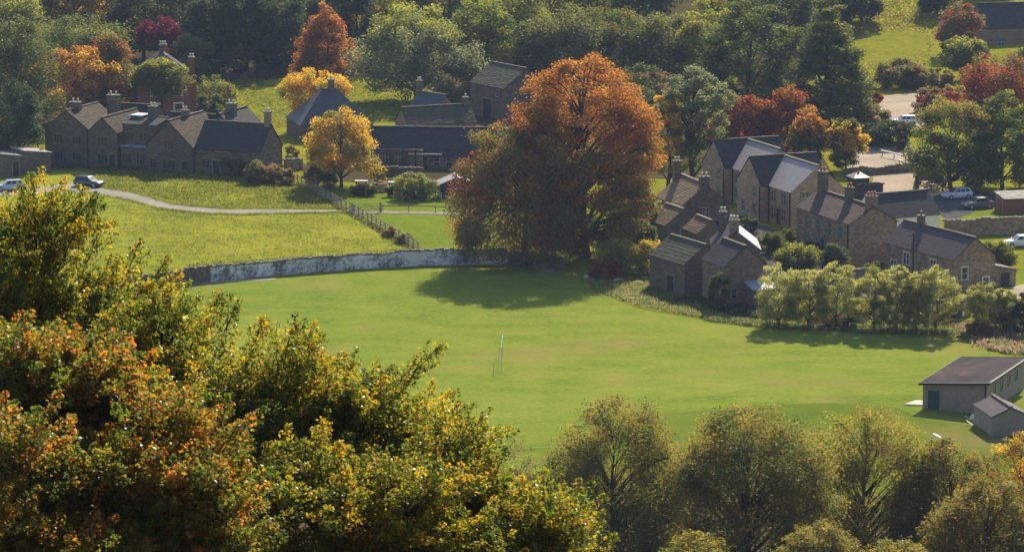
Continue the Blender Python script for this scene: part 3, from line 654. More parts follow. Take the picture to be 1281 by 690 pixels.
# ---- clubhouse, sheds, garage ----------------------------------------------------------
h = House('clubhouse', 'low grey rendered clubhouse with flat felt roof and dark green door on the field edge', 'clubhouse', 1154, 511, -24, seed=40)
w_ = MB(); L, D = 6.6, 13.5
z = lambda x: 2.55+0.55*x/L
w_.add([(0,0,-.3),(L,0,-.3),(L,D,-.3),(0,D,-.3),(0,0,z(0)),(L,0,z(L)),(L,D,z(L)),(0,D,z(0))], [(0,1,5,4),(1,2,6,5),(2,3,7,6),(3,0,4,7)])
w_.build('wall', M['render_grey'], h.o)
r_ = MB(); a_ = -.35; b_ = L+.35
r_.add([(a_,-.35,z(a_)+.01),(b_,-.35,z(b_)+.01),(b_,D+.35,z(b_)+.01),(a_,D+.35,z(a_)+.01),(a_,-.35,z(a_)+.17),(b_,-.35,z(b_)+.17),(b_,D+.35,z(b_)+.17),(a_,D+.35,z(a_)+.17)],
      [(3,2,1,0),(4,5,6,7),(0,1,5,4),(1,2,6,5),(2,3,7,6),(3,0,4,7)])
ro = r_.build('roof', M['felt'], h.o)
f_ = MB(); f_.beam((a_,-.40,z(a_)+.06),(b_,-.40,z(b_)+.06),.09,.24); f_.beam((b_+.05,-.3,z(b_)+.09),(b_+.05,D+.3,z(b_)+.09),.09,.2); f_.build('fascia', M['dark'], ro)
e_ = MB(); e_.beam((b_-.06,-.3,z(b_)+.19),(b_-.06,D+.3,z(b_)+.19),.12,.05); e_.beam((a_+.06,-.3,z(a_)+.19),(a_+.06,D+.3,z(a_)+.19),.1,.05); e_.build('roof_edging', M['surround'], ro)
h.door('F', 1.15, 0, 1.2, 2.0, 'greenpaint', 'render_grey')
for y in (2.6, 5.2, 7.8, 10.4): h.window('R', y, L, 1.6, .75, .95, 0, fm='render_grey', bar='dark')
h.pipe('F', L-.12, 0, 2.9)

h = House('store_shed', 'small rendered shed with purplish tile roof in front of the clubhouse', 'shed', 1241, 546, 11, seed=41)
h.block(0, 3.7, 0, 5.6, 1.95, 2.75, 'y', M['render_grey'], M['sl_purple'], over=.15, verge=.15)
c = MB(); c.beam((1.85,-.15,2.92),(1.85,5.75,2.92),.22,.08); c.build('ridge_board', M['surround'], h.o)

h = House('red_garage', 'small red boarded garage with grey sheet roof at the right edge', 'garage', 1257, 268, 14, seed=42)
h.mono(0, 5.0, 0, 3.6, 2.0, 2.4, M['brick_red'], M['sl_blue'], 'y'); h.door('L', 1.8, 0, 2.0, 1.8, 'brick_red', 'wood')
h = House('yard_shed', 'little dark shed with pale pointed roof in the sandy yard', 'shed', 1068, 240, 18, seed=43)
h.block(0, 2.3, 0, 2.3, 1.9, 2.5, 'x', M['wooddark'], M['sl_pale'], over=.2, hipped=1.1); h.door('F', 1.1, 0, .8, 1.7, 'dark', 'wooddark')
h = House('yard_shed', 'long dark lean-to shed between the little shed and the chimneyed cottage', 'shed', 1074, 250, 18, seed=44)
h.mono(0, 3.6, 0, 2.4, 2.0, 1.8, M['wooddark'], M['sl_dark'], 'y')
h = House('hillside_house', 'dark roofed house at the top right corner above the trees', 'house', 1232, 70, 8, seed=45)
h.o.location.z = 0.4
h.block(-.5, 14, 0, 8.0, 4.6, 8.6, 'x', M['stone_pink'], M['sl_dark'])
h.chimney(12, 4, 8, 9.8, .9, .8); h.window('F', 3, 0, 1.5, 1, 1.2, 1); h.window('F', 8, 0, 1.5, 1, 1.2, 1)
h = House('white_shed', 'small shed with sheet roof coloured white for a sun glint among the trees at upper right', 'shed', 1152, 58, 10, seed=46)
h.mono(0, 3.4, 0, 3.0, 2.2, 2.0, M['wooddark'], M['sl_glint'], 'y'); h.door('F', 1.5, 0, .9, 1.8, 'dark', 'wooddark')  # white roof colour stands in for a glint
# ------------------------------------------------------------------ walls and fences
def stone_wall(name, label, pts, hgt, th, m, seed, cat='wall', cope='surround', rag=0.18):
    rnd = random.Random(seed); P = [G(*p) for p in pts]; Q = []
    for a, b in zip(P, P[1:]):
        n = max(1, int((b-a).length/0.6))
        Q += [a.lerp(b, k/n) for k in range(n)]
    Q.append(P[-1]); o = thing(name, label, cat, P[0])
    w_, c_ = MB(), MB(); H = hgt; rows = 6; g = []
    for i, q in enumerate(Q):
        d = (Q[min(i+1,len(Q)-1)]-Q[max(i-1,0)]).normalized(); s = Vector((d.y,-d.x,0))
        if s.y > 0: s = -s
        H = H*0.7+0.3*(hgt+rnd.uniform(-rag,rag)*1.8); col = []
        for j in range(rows+1): col.append(q+s*(th/2+rnd.uniform(-.05,.06))+Vector((0,0,-.2+(H+.2)*j/rows)))
        for j in range(rows, -1, -1): col.append(q-s*(th/2+rnd.uniform(-.04,.04))+Vector((0,0,-.2+(H+.2)*j/rows)))
        g.append([p-P[0] for p in col])
        if i % 1 == 0 and i < len(Q)-1:
            c0 = q-P[0]+Vector((0,0,H)); zz = rnd.uniform(.1,.2); dd = d*0.28
            e = [c0-dd+s*(th/2+.04), c0+dd*.9+s*(th/2+.04), c0+dd*.9-s*(th/2+.04), c0-dd-s*(th/2+.04)]
            c_.add([p-Vector((0,0,.04)) for p in e]+[p+Vector((0,0,zz+rnd.uniform(-.03,.03))) for p in e], [(3,2,1,0),(4,5,6,7),(0,1,5,4),(1,2,6,5),(2,3,7,6),(3,0,4,7)])
    k = len(g[0]); w_.v = [tuple(p) for col in g for p in col]
    w_.f = [(i*k+j, i*k+j+1, (i+1)*k+j+1, (i+1)*k+j) for i in range(len(g)-1) for j in range(k-1)]
    w_.f += [tuple(range(k)), tuple((len(g)-1)*k+j for j in reversed(range(k)))]
    w_.build('wall_face', m, o); c_.build('coping', M[cope], o)
    return o
mw = stone('limewashed_rubble', [(0.62,0.62,0.60), (0.42,0.42,0.41)], 0.5, 0.24, (0.16,0.15,0.13), stain=(0.16,0.16,0.14), stain_amt=0.75)
stone_wall('field_wall', 'dark left end of the long field wall beside the big foreground tree', [(120,372),(200,360),(262,352)], 1.7, .55, M['stone_dark'], 1, cope='stone_dark')
stone_wall('field_wall', 'long dry stone field wall with worn whitewashed face between meadow and green', [(262.5,352),(345,344),(450,336),(540,331),(636,330)], 1.75, .55, M['limewash'], 2, cope='stone_dark')
stone_wall('field_wall', 'dark rubble length of the field wall under the copper beech', [(636.5,330),(660,332),(705,338)], 1.4, .55, M['stone_dark'], 3, cope='stone_dark')
stone_wall('garden_wall', 'high garden wall behind the purple roofed cottage', [(1180,296),(1230,294),(1310,291)], 2.1, .5, M['stone_old'], 4)
stone_wall('yard_wall', 'low dark wall crossing the sandy yard', [(1056,222),(1100,218),(1146,214)], 1.0, .5, M['stone_dark'], 5, cope='stone_dark')
stone_wall('yard_wall', 'short dark wall shape at the right of the sandy yard', [(1147,237),(1149,224),(1178,222)], 1.4, .5, M['stone_dark'], 6, cope='stone_dark')  # wall made up for a dark arched patch
stone_wall('garden_wall', 'low garden wall below the broad stone cottage', [(1064,350),(1100,346),(1128,343)], 1.1, .4, M['stone_old'], 7)
stone_wall('garden_wall', 'grey garden wall in front of the farm range', [(474,219),(530,221)], 1.2, .4, M['stone_dark'], 8)
stone_wall('garden_wall', 'dark terrace wall below the purple roofed cottage', [(1126,396),(1200,398),(1240,380)], 2.0, .5, M['stone_dark'], 9, cope='stone_dark')
stone_wall('garden_wall', 'low wall between manor wing and hipped barn', [(356,214),(378,212)], 1.6, .4, M['stone_old'], 10)

def rail_fence(name, label, a, b, hgt, rails, step, m, pr=.08, group=None):
    A, B = G(*a), G(*b); o = thing(name, label, 'fence', A, group=group); d = B-A; n = max(1, int(round(d.length/step)))
    rnd = random.Random(int(a[0]))
    for i in range(n+1):
        p = d*(i/n); q = MB(); q.box(p.x-pr, p.x+pr, p.y-pr, p.y+pr, -.3, hgt+.12+rnd.uniform(-.06,.08)); q.build('post', m, o)
    for k in range(rails):
        z = hgt*(k+1)/rails; q = MB()
        for i in range(n):
            q.beam(d*(i/n)+Vector((0,-pr-.03,z+rnd.uniform(-.04,.04))), d*((i+1)/n)+Vector((0,-pr-.03,z+rnd.uniform(-.04,.04))), .05, .13)
        q.build('rail', m, o)
    return o
rail_fence('rail_fence', 'upper length of weathered rail fence beside the tussocky meadow', (372,230), (433,264), 1.25, 3, 2.2, M['wood'])
rail_fence('rail_fence', 'lower length of weathered rail fence running down to the whitewashed wall', (438,265), (523,315), 1.25, 3, 2.2, M['wood'])
rail_fence('post_fence', 'line of thin dark posts along the farm path', (478,265), (612,268), .9, 1, 3.3, M['steel'], .05)
rail_fence('rail_fence', 'low pale garden fence beside the small grey roofed shed', (538,247), (552,250), .9, 2, 1.4, M['woodpale'], .06)
o = thing('field_gate', 'dark metal field gate standing at the gap in the rail fence', 'gate', G(442,267)); e = G(475,266)-G(442,267)
g_ = MB(); 
for k in range(5): g_.bar(Vector((0,0,.25+k*.24)), e+Vector((0,0,.25+k*.24)), .03)
g_.bar(Vector((0,0,.2)), Vector((0,0,1.25)), .035); g_.bar(e+Vector((0,0,.2)), e+Vector((0,0,1.25)), .035); g_.bar(Vector((0,0,.25)), e*.5+Vector((0,0,1.2)), .025); g_.bar(e+Vector((0,0,.25)), e*.5+Vector((0,0,1.2)), .025)
g_.build('gate_frame', M['steel'], o)
for v in (Vector((-.14,0,0)), e+Vector((.14,0,0))):
    g_ = MB(); g_.box(v.x-.1, v.x+.1, v.y-.1, v.y+.1, -.3, 1.45); g_.build('gate_post', M['wood'], o)

M['post_white'] = plain('weathered_white_paint', (.42,.43,.38), .8, .1)
# goal on the green, seen from its end
o = thing('football_goal', 'white goal frame seen end on in the middle of the green', 'goal', G(627.5,463)); e = G(628.6,446.5)-G(627.5,463)
for v in (Vector((0,0,0)), e):
    q = MB(); q.bar(v+Vector((0,0,-.1)), v+Vector((0,0,2.44)), .027, n=8); q.build('goalpost', M['post_white'], o)
q = MB(); q.bar(Vector((0,0,2.44)), e+Vector((0,0,2.44)), .027, n=8); q.build('crossbar', M['post_white'], o)
for v in (Vector((0,0,0)), e):
    q = MB(); q.bar(v+Vector((0,0,2.4)), v+Vector((-.25,0,2.3)), .02); q.bar(v+Vector((-.25,0,2.3)), v+Vector((-.4,0,0)), .02); q.build('stanchion', M['post_white'], o)
def single(name, label, cat, mb_, m, loc, group=None):
    o = mb_.build(name, m); o.location = loc; return tag(o, label, cat, group)
q = MB(); q.beam((-.25,.9,.06),(.25,-.9,.08),.3,.1); single('plank', 'white plank lying on the grass below the clubhouse', 'plank', q, M['white'], G(1173,546))
q = MB(); q.add([(-1.2,-.6,0),(.9,-1.0,0),(1.3,1.0,0),(.2,1.3,0),(-1.2,-.6,.14),(.9,-1.0,.14),(1.3,1.0,.14),(.2,1.3,.14)], [(3,2,1,0),(4,5,6,7),(0,1,5,4),(1,2,6,5),(2,3,7,6),(3,0,4,7)])
single('concrete_slab', 'pale concrete step slab at the left corner of the clubhouse', 'slab', q, M['concrete'], G(1145,505))
# odds and ends by the clubhouse
o = thing('wheelbarrow', 'pale overturned wheelbarrow between clubhouse and small shed', 'wheelbarrow', G(1219,527), .5)
q = MB(); q.add([(-.35,-.3,.25),(.35,-.3,.25),(.45,.3,.3),(-.45,.3,.3),(-.2,-.2,.75),(.2,-.2,.75),(.25,.15,.75),(-.25,.15,.75)],[(3,2,1,0),(4,5,6,7),(0,1,5,4),(1,2,6,5),(2,3,7,6),(3,0,4,7)]); q.build('tray', M['galv'], o)
q = MB(); q.bar((-.3,-.3,.1),(-.35,1.1,.4),.03); q.bar((.3,-.3,.1),(.35,1.1,.4),.03); q.build('handle', M['woodpale'], o)
q = MB(); q.tube([Vector((-.05,-.65,.2)),Vector((.05,-.65,.2))],[.2,.2],12); q.build('wheel', M['tyre'], o)
for i, (px, py, dx, dy, lab) in enumerate([(1223,530,.5,.9,'white board leaning on rubble beside the small shed'),(1217,532,-.6,.3,'short white board on the grass before the wheelbarrow')]):
    q = MB(); q.beam((0,0,.05),(dx,dy,.45),.16,.05); single('board', lab, 'board', q, M['white'], G(px,py))
# white barrier in the yard
o = thing('barrier_rail', 'long white barrier rail on short posts behind the sandy yard', 'barrier', G(1102,195)); e = G(1135,203)-G(1102,195)
q = MB(); q.beam((0,0,.85), e+Vector((0,0,.85)), .12, .2); q.build('rail', M['white'], o)
for t in (.05,.5,.95):
    q = MB(); p = e*t; q.box(p.x-.06,p.x+.06,p.y-.06,p.y+.06,-.1,.8); q.build('post', M['wood'], o)
o = thing('barrier_rail', 'short white barrier rail below the long one in the yard', 'barrier', G(1124,206)); e = G(1134,210)-G(1124,206)
q = MB(); q.beam((0,0,.7), e+Vector((0,0,.7)), .12, .2); q.build('rail', M['white'], o)
for t in (.1,.9):
    q = MB(); p = e*t; q.box(p.x-.06,p.x+.06,p.y-.06,p.y+.06,-.1,.64); q.build('post', M['wood'], o)
# garden tables and hutches by the farm
for px, py, L, lab in ((452,234,1.8,'pale topped bench at the left of the farm garden hedge'),(466,236.5,1.5,'pale topped bench in the middle of the farm garden hedge'),(492,235.5,1.4,'pale topped bench beside the bushy garden shrub')):
    o = thing('garden_bench', lab, 'bench', G(px,py), -.1)
    q = MB(); q.box(-L/2,L/2,-.3,.3,.85,.93); q.build('bench_top', M['white'], o)
    for sx in (-1,1):
        q = MB(); q.box(sx*(L/2-.2)-.05,sx*(L/2-.2)+.05,-.25,.25,0,.849); q.build('leg', M['wooddark'], o)
o = thing('wooden_hutch', 'small orange wooden hutch below the farm garden benches', 'hutch', G(479,240), 0)
q = MB(); q.box(-.55,.55,-.4,.4,0,1.0); q.build('hutch_body', plain('orange_boards',(0.5,0.28,0.1),.8), o)
q = MB(); q.beam((0,-.5,1.06),(0,.5,1.14),1.3,.06); q.build('hutch_roof', M['wooddark'], o)
# sheets of orange netting in the willow garden
o = thing('garden_barrow', 'rust orange metal garden trailer under the willows', 'trailer', G(1041,409), 0.1)
q = MB(); q.add([(-1.1,-.5,.45),(1.1,-.5,.45),(1.1,.5,.45),(-1.1,.5,.45),(-1.2,-.6,1.1),(1.2,-.6,1.1),(1.2,.6,1.1),(-1.2,.6,1.1)],[(3,2,1,0),(0,1,5,4),(1,2,6,5),(2,3,7,6),(3,0,4,7)]); q.build('trailer_bed', plain('rust_paint',(0.42,0.13,0.06),.8,var=.35,scale=4), o)
for sx in (-1,1):
    q = MB(); q.tube([Vector((sx*.6,-.62,.3)),Vector((sx*.6,-.5,.3))],[.3,.3],12); q.build('wheel', M['tyre'], o)
q = MB(); q.bar((1.1,0,.5),(2.0,0,.4),.04); q.build('drawbar', M['steel'], o)
for px, py, dx, dy, lab in ((935,391,1.9,-1.2,'long orange-brown board leaning by the cottage bank'),(926,390,1.3,-.9,'short weathered board lying at the foot of the brown cottage')):
    q = MB(); q.beam((0,0,.1),(dx,dy,.35),.2,.06); single('board', lab, 'board', q, M['woodpale'], G(px,py))
for px, py, s_, lab in ((683,341,1.0,'grey boulder at the foot of the copper beech wall'),(735,347,.6,'pale flat boulder left of the red shrub'),(772,352,.7,'long pale boulder under the yellow bush'),(797,355,.7,'grey boulder at the right of the yellow bush')):
    bm = bmesh.new(); bmesh.ops.create_icosphere(bm, subdivisions=3, radius=s_*.7); rr = random.Random(px)
    for v in bm.verts:
        k = 1+.18*math.sin(v.co.x*4+px)+.15*math.sin(v.co.y*5+v.co.z*3); v.co = Vector((v.co.x*1.4*k, v.co.y*k, max(-.1,v.co.z*.75*k)))
    me = bpy.data.meshes.new('boulder'); bm.to_mesh(me); bm.free(); me.materials.append(M['stone_dark'] if s_ == 1 else M['concrete'])
    o = link(bpy.data.objects.new('boulder', me)); o.location = G(px,py); tag(o, lab, 'boulder')
# chimney-shadowed pole with overhead wires
o = thing('utility_pole', 'thin dark utility pole with overhead wires beside the purple roofed cottage', 'pole', G(1141,384))
q = MB(); q.bar((0,0,-.2),(0,0,8.6),.1,.07,8); q.build('pole_shaft', M['bark'], o)
q = MB(); q.beam((-.6,0,8.3),(.6,0,8.3),.08,.08); q.build('crossarm', M['bark'], o)
e = G(905,300)-G(1141,384); q = MB()
for k in (-.5,.5):
    pts = [Vector((k,0,8.36))+ (e*t) + Vector((0,0,-1.6*4*t*(1-t)*.6 - 1.2*t)) for t in np.linspace(0,1,14)]
    q.tube(pts,[.015]*14,4)
q.build('overhead_wire', M['dark'], o)
o = thing('utility_pole', 'second utility pole among the old cottages holding the overhead wires', 'pole', G(905,300))
q = MB(); q.bar((0,0,-.2),(0,0,7.5),.1,.07,8); q.build('pole_shaft', M['bark'], o)

# ------------------------------------------------------------------ cars
def car(label, px, py, deg, m, estate=True, group='cars parked in the village'):
    o = thing('parked_car', label, 'car', G(px, py, .05), R(deg), group)
    secs = [(-2.05,.42,.74,.70),(-1.98,.26,.90,.80),(-1.2,.2,.95,.86),(.0,.18,.94,.87),(.95,.2,.92,.86),(1.75,.24,.80,.80),(2.02,.30,.70,.70),(2.1,.4,.6,.6)]
    b = MB(); ring = []
    for x, z0, z1, hw in secs:
        ring.append([(x,-hw*.93,z0),(x,-hw,z0+.14),(x,-hw,z1-.14),(x,-hw*.9,z1),(x,hw*.9,z1),(x,hw,z1-.14),(x,hw,z0+.14),(x,hw*.93,z0)])
    for r in ring: b.v += r
    for i in range(len(secs)-1):
        for k in range(8): b.f.append((i*8+k, i*8+(k+1)%8, (i+1)*8+(k+1)%8, (i+1)*8+k))
    b.f += [tuple(range(8)), tuple((len(secs)-1)*8+k for k in reversed(range(8)))]
    rx = -1.75 if estate else -1.45; tx = -1.55 if estate else -.9
    bot = [(rx-.15,.80),(1.02,.80)]; top = [(tx,.63),(.25,.63)]; n = len(b.v)
    b.v += [(bot[0][0],-.8,.9),(bot[1][0],-.8,.9),(bot[1][0],.8,.9),(bot[0][0],.8,.9),(top[0][0],-.63,1.46),(top[1][0],-.63,1.45),(top[1][0],.63,1.45),(top[0][0],.63,1.46)]
    b.f += [tuple(n+k for k in f) for f in ((4,5,6,7),(0,1,5,4),(1,2,6,5),(2,3,7,6),(3,0,4,7))]
    bo = b.build('car_body', m, o, True)
    md = bo.modifiers.new('bevel', 'BEVEL'); md.width = .05; md.segments = 2; md.limit_method = 'ANGLE'; md.angle_limit = R(35)
    B = [Vector(v) for v in b.v[n:n+8]]
    def panel(nm, f, u0, u1, v0, v1, out):
        a, c, d, e_ = [B[k] for k in f]; q = MB()
        P = lambda u, v: (a.lerp(c,u)).lerp(e_.lerp(d,u), v)+Vector(out)
        vs = [P(u0,v0),P(u1,v0),P(u1,v1),P(u0,v1)]; q.add(vs+[v-Vector(out)*.8 for v in vs], [(0,1,2,3),(0,4,5,1),(1,5,6,2),(2,6,7,3),(3,7,4,0)])
        q.build(nm, M['glass'], o)
    panel('windscreen', (1,2,6,5), .07,.93,.1,.93,(.02,0,.012)); panel('rear_window', (3,0,4,7), .1,.9,.25,.93,(-.02,0,.012))
    for f, s_ in (((0,1,5,4),-1),((2,3,7,6),1)):
        sp = ((.08,.32),(.36,.62),(.66,.92)); sp = sp if s_ < 0 else tuple((1-b_,1-a_) for a_, b_ in sp)
        for a_, b_ in sp: panel('side_window', f, a_, b_, .14, .88, (0,.02*s_,.008))
    for x in (-1.3,1.3):
        for s_ in (-1,1):
            q = MB(); q.tube([Vector((x,s_*.70,.31)),Vector((x,s_*.885,.31))],[.32,.32],18); t_ = q.build('wheel', M['tyre'], o)
            q = MB(); q.tube([Vector((x,s_*.8,.31)),Vector((x,s_*.895,.31))],[.2,.2],12); q.build('rim', M['rim'], t_)
    for s_ in (-1,1):
        q = MB(); q.box(1.93,2.075,s_*.55-.16,s_*.55+.16,.55,.69); q.build('headlight', M['lamp'], o)
        q = MB(); q.box(-2.055,-1.96,s_*.62-.12,s_*.62+.12,.62,.85); q.build('tail_light', plain('red_lens',(.3,.02,.02),.3), o)
        q = MB(); q.box(.75,.9,s_*.95-.08,s_*.95+.08,.93,1.04); q.build('wing_mirror', m, o)
    return o
car('dark navy hatchback parked on the track in front of the manor', 111, 233, -24, M['car_navy'])
car('silver car half hidden by leaves at the left edge', 12, 238, 196, M['car_silver'])
car('pale silver estate car parked nose left under the big trees', 1197, 248, 200, M['car_silver'])
car('grey car parked beside the pale silver estate', 1223, 260, 200, M['car_grey'], False)
car('white car behind the garden bush at the right edge', 1276, 308, 190, M['car_white'])
car('small white van-like car glinting in the sandy clearing', 1131, 156, 185, M['car_white'])
# ------------------------------------------------------------------ trees
PAL = {
 'dark':   [(.050,.070,.018),(.075,.092,.020),(.105,.105,.024)],
 'conif':  [(.026,.048,.022),(.040,.062,.023),(.052,.070,.024)],
 'mid':    [(.085,.110,.022),(.125,.142,.028),(.065,.085,.020)],
 'olive':  [(.130,.130,.032),(.165,.150,.034),(.090,.110,.030)],
 'lime':   [(.240,.245,.032),(.290,.265,.045),(.150,.175,.028)],
 'gold':   [(.540,.310,.035),(.600,.390,.060),(.420,.220,.025),(.46,.32,.05)],
 'orange': [(.370,.155,.034),(.300,.115,.028),(.430,.215,.045),(.22,.10,.026)],
 'willow': [(.350,.335,.085),(.280,.275,.060),(.400,.350,.115),(.21,.23,.06)],
 'copper': [(.300,.095,.026),(.220,.075,.022),(.160,.095,.026),(.380,.140,.035)],
 'bronze': [(.165,.140,.034),(.130,.140,.032),(.240,.115,.03),(.11,.12,.028)],
 'red':    [(.280,.050,.022),(.200,.040,.020),(.240,.090,.030)],
 'purple': [(.150,.018,.040),(.190,.026,.045),(.070,.012,.022)],
 'grey':   [(.165,.185,.085),(.120,.140,.060),(.210,.210,.105)],
 'brown':  [(.180,.120,.050),(.220,.150,.065),(.130,.100,.040)],
 'ochre':  [(.240,.190,.035),(.190,.160,.030),(.300,.215,.040),(.140,.130,.030)],
}
def env(u, shape):
    u = np.clip(u, 0, 1)
    if shape == 'broad': return np.where(u < .35, .8+.2*np.sin(u/.35*math.pi/2), np.sqrt(np.maximum(0, 1-((np.maximum(u,.35)-.35)/.65)**2.7)))
    if shape == 'round': return np.sqrt(np.maximum(0, 1-(2*u-1)**2))
    if shape == 'dome': return np.where(u < .3, .72+.28*np.sin(u/.3*math.pi/2), np.sqrt(np.maximum(0, 1-((u-.3)/.7)**2)))
    if shape == 'cone': return (1-u)**.75*np.minimum(1, .55+u*2.2)
    if shape == 'oval': return np.sqrt(np.maximum(0, 1-(np.abs(u-.42)/np.where(u < .42, .44, .58))**2.2))
    if shape == 'weep': return np.where(u < .45, .92+.08*np.sin(u*5), np.sqrt(np.maximum(0, 1-((u-.45)/.55)**2.2)))
    if shape == 'fan': return np.where(u < .55, .35+.65*(u/.55)**.8, np.sqrt(np.maximum(0, 1-((u-.55)/.45)**2)))
    return np.ones_like(u)
NT = [0]
def tree(name, label, cat, px, py, top, wid, pal, shape='dome', n=6000, leaf=.30, base=.18, clumps=60, pal2=None, p2=None, trunk_r=None, bark='bark', dens=1.0, depth=None, group=None, seed=None, limbs=16, flat=.7, cs=(.16,.30), shift=0, lean=0, at=None, shell=.5, irrk=1.0, opened=False, thick=1.0, tint=1.0):
    """px,py ground pixel of the trunk, top: pixel row of the crown top, wid: crown width in pixels.
    pal2 with p2: 'top', 'low', 'right', 'side' or a number mixes a second leaf colour in"""
    NT[0] += 1; sd = seed if seed is not None else NT[0]*13+5; rng = np.random.default_rng(sd); rnd = random.Random(sd)
    b = at if at is not None else GT(px, py)
    n = int(n*1.7); cs = (cs[0]*1.45, cs[1]*1.45); leaf *= 1.08; clumps = int(clumps*1.25)
    if py < 165: wid *= 1.18; n = int(n*1.15)
    H = max(1.5, AT(px, top, b.y).z-b.z); Rx = wid/2*b.y/FPX; Ry = (depth or 1.0)*Rx
    o = thing(name, label, cat, b, 0, group)
    z0 = H*base; CH = H-z0
    # clumps on an uneven envelope
    u = rng.random(clumps*4); keep = rng.random(clumps*4) < np.maximum(.15, env(u, shape)); u = u[keep][:clumps]; K = len(u)
    th = rng.uniform(0, 2*math.pi, K); e = env(u, shape)
    ph = rng.uniform(0, 6.28, 4)
    irr = 1+irrk*(.16*np.sin(2*th+ph[0]+u*4)+.12*np.sin(3*th+ph[1]-u*7)+.10*np.sin(5*th+ph[2]+u*9))
    rr = e*irr*(shell+(1-shell)*np.sqrt(rng.random(K)))*.86
    cr = rng.uniform(*cs, K)*min(Rx, CH*.6)*(.55+.45*e)
    c = np.column_stack([rr*np.cos(th)*Rx+lean*u*H+shift*b.y/FPX, rr*np.sin(th)*Ry, z0+u*CH-cr*.45*(u > .7)])
    c[:,2] = np.minimum(c[:,2], H-cr*flat*.8)
    if opened:                             # thin in front of the trunk, so that it shows
        k_ = ~((np.abs(c[:,0]-.04*Rx) < .14*Rx) & (c[:,1] < .05*Ry) & (u < .78) & (rng.random(K) < .8)); c, cr, u, rr, e, th = c[k_], cr[k_], u[k_], rr[k_], e[k_], th[k_]; K = len(u)
    w_ = cr**2; w_ = w_/w_.sum()
    ci = rng.choice(K, n, p=w_); d = unit(rng.normal(size=(n,3)))
    rad = rng.random(n)**(1/2.4)*cr[ci]*(1+.25*np.abs(rng.normal(size=n))*(rng.random(n) < .2))
    off = d*rad[:,None]; off[:,2] *= flat
    if shape == 'weep': off[:,2] -= .35*np.abs(rng.normal(size=n))*cr[ci]*(c[ci,2] < z0+.75*CH)
    p = c[ci]+off; p[:,2] = np.maximum(p[:,2], .15)
    outw = unit(p-np.array([lean*H*.5,0,z0+CH*.4])); nr = unit(rng.normal(size=(n,3))*.62+outw*.35+np.array([0,0,.3])+np.array(sdir)*.8)   # leaves turn to the light
    P1 = np.array(PAL[pal]); q = rng.dirichlet(np.ones(len(P1))*.9, K)         # each spray has its own mix
    cols = (q @ P1)[ci]*.55+P1[rng.integers(0, len(P1), n)]*.45
    if pal2:
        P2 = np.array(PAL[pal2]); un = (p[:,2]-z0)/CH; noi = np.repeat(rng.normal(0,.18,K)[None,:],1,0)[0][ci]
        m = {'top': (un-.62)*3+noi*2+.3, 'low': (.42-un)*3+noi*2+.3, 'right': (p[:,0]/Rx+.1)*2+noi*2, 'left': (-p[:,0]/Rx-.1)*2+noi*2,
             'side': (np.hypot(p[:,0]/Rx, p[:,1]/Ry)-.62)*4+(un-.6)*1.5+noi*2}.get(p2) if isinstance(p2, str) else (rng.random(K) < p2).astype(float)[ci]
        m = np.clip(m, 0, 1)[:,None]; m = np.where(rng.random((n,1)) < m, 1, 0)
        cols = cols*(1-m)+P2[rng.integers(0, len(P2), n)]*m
    cols = cols*tint*rng.uniform(.75, 1.25, (n,1))*(rng.uniform(.85,1.15,K)[ci][:,None])
    L = leaf*rng.uniform(.65, 1.35, n)
    tn = perp(nr, rng)
    if shape == 'weep': tn = unit(tn+np.array([0,0,-.7])); nr = perp(tn, rng)
    quads('crown', p, nr, tn, L, L*.72, cols, M['leaf'], o)
    # trunk and limbs
    t = MB(); r0 = trunk_r or max(.07, H*.020); top_h = z0+CH*.78
    wob = [rnd.uniform(-.03,.03)*H for _ in range(4)]; sx = shift*b.y/FPX
    tp = lambda s: Vector((sx*s**2+lean*s*H+wob[0]*math.sin(s*3)+wob[1]*math.sin(s*6)*.5, wob[2]*math.sin(s*4), s*top_h-.3*(s < .01)))
    m = 8; t.tube([tp(i/m) for i in range(m+1)], [r0*(1.35 if i == 0 else 1-.88*i/m) for i in range(m+1)], 7)
    for k in rng.permutation(K)[:limbs]:
        e_ = Vector(c[k]); s0 = max(.5 if shape == 'weep' else .12, min(.9, (e_.z-.5*math.hypot(e_.x,e_.y)-.1*H)/top_h)); a_ = tp(s0)
        if e_.z < a_.z and shape != 'weep': s0 = max(.1, e_.z/top_h*.8); a_ = tp(s0)
        mid = a_.lerp(e_, .5)+Vector((0,0,.12*(e_-a_).length)); r1 = r0*(.5-.3*s0)*thick
        t.tube([a_, a_.lerp(mid,.6), mid, mid.lerp(e_,.6), e_], [r1, r1*.8, r1*.6, r1*.4, r1*.15], 5)
        for q_ in range(3):
            f = e_+Vector((rnd.uniform(-1,1), rnd.uniform(-1,1), rnd.uniform(-.3,.9)))*float(cr[k])*.8
            t.tube([mid.lerp(e_, .3+.25*q_), (mid.lerp(e_,.7)).lerp(f,.5), f], [r1*.35, r1*.22, r1*.08], 4)
    t.build('trunk', M[bark], o, True)
    return o
T = tree
# the two copper beeches on the green
T('copper_beech', 'tall orange copper beech with a visible dark trunk, tallest tree beside the green', 'tree', 731, 322, 64, 204, 'orange', 'broad', 54000, .25, .07, 360, 'bronze', 'low', limbs=60, cs=(.09,.15), flat=.55, depth=.9, shell=.3, seed=21, irrk=.65, opened=True, trunk_r=.62)
T('copper_beech', 'drooping bronze green copper beech in front of the taller orange one', 'tree', 655, 333, 140, 182, 'bronze', 'weep', 38000, .24, .10, 240, 'copper', .33, limbs=40, irrk=.75, tint=1.12, cs=(.08,.15), flat=.75, depth=.75, shell=.4, seed=22)
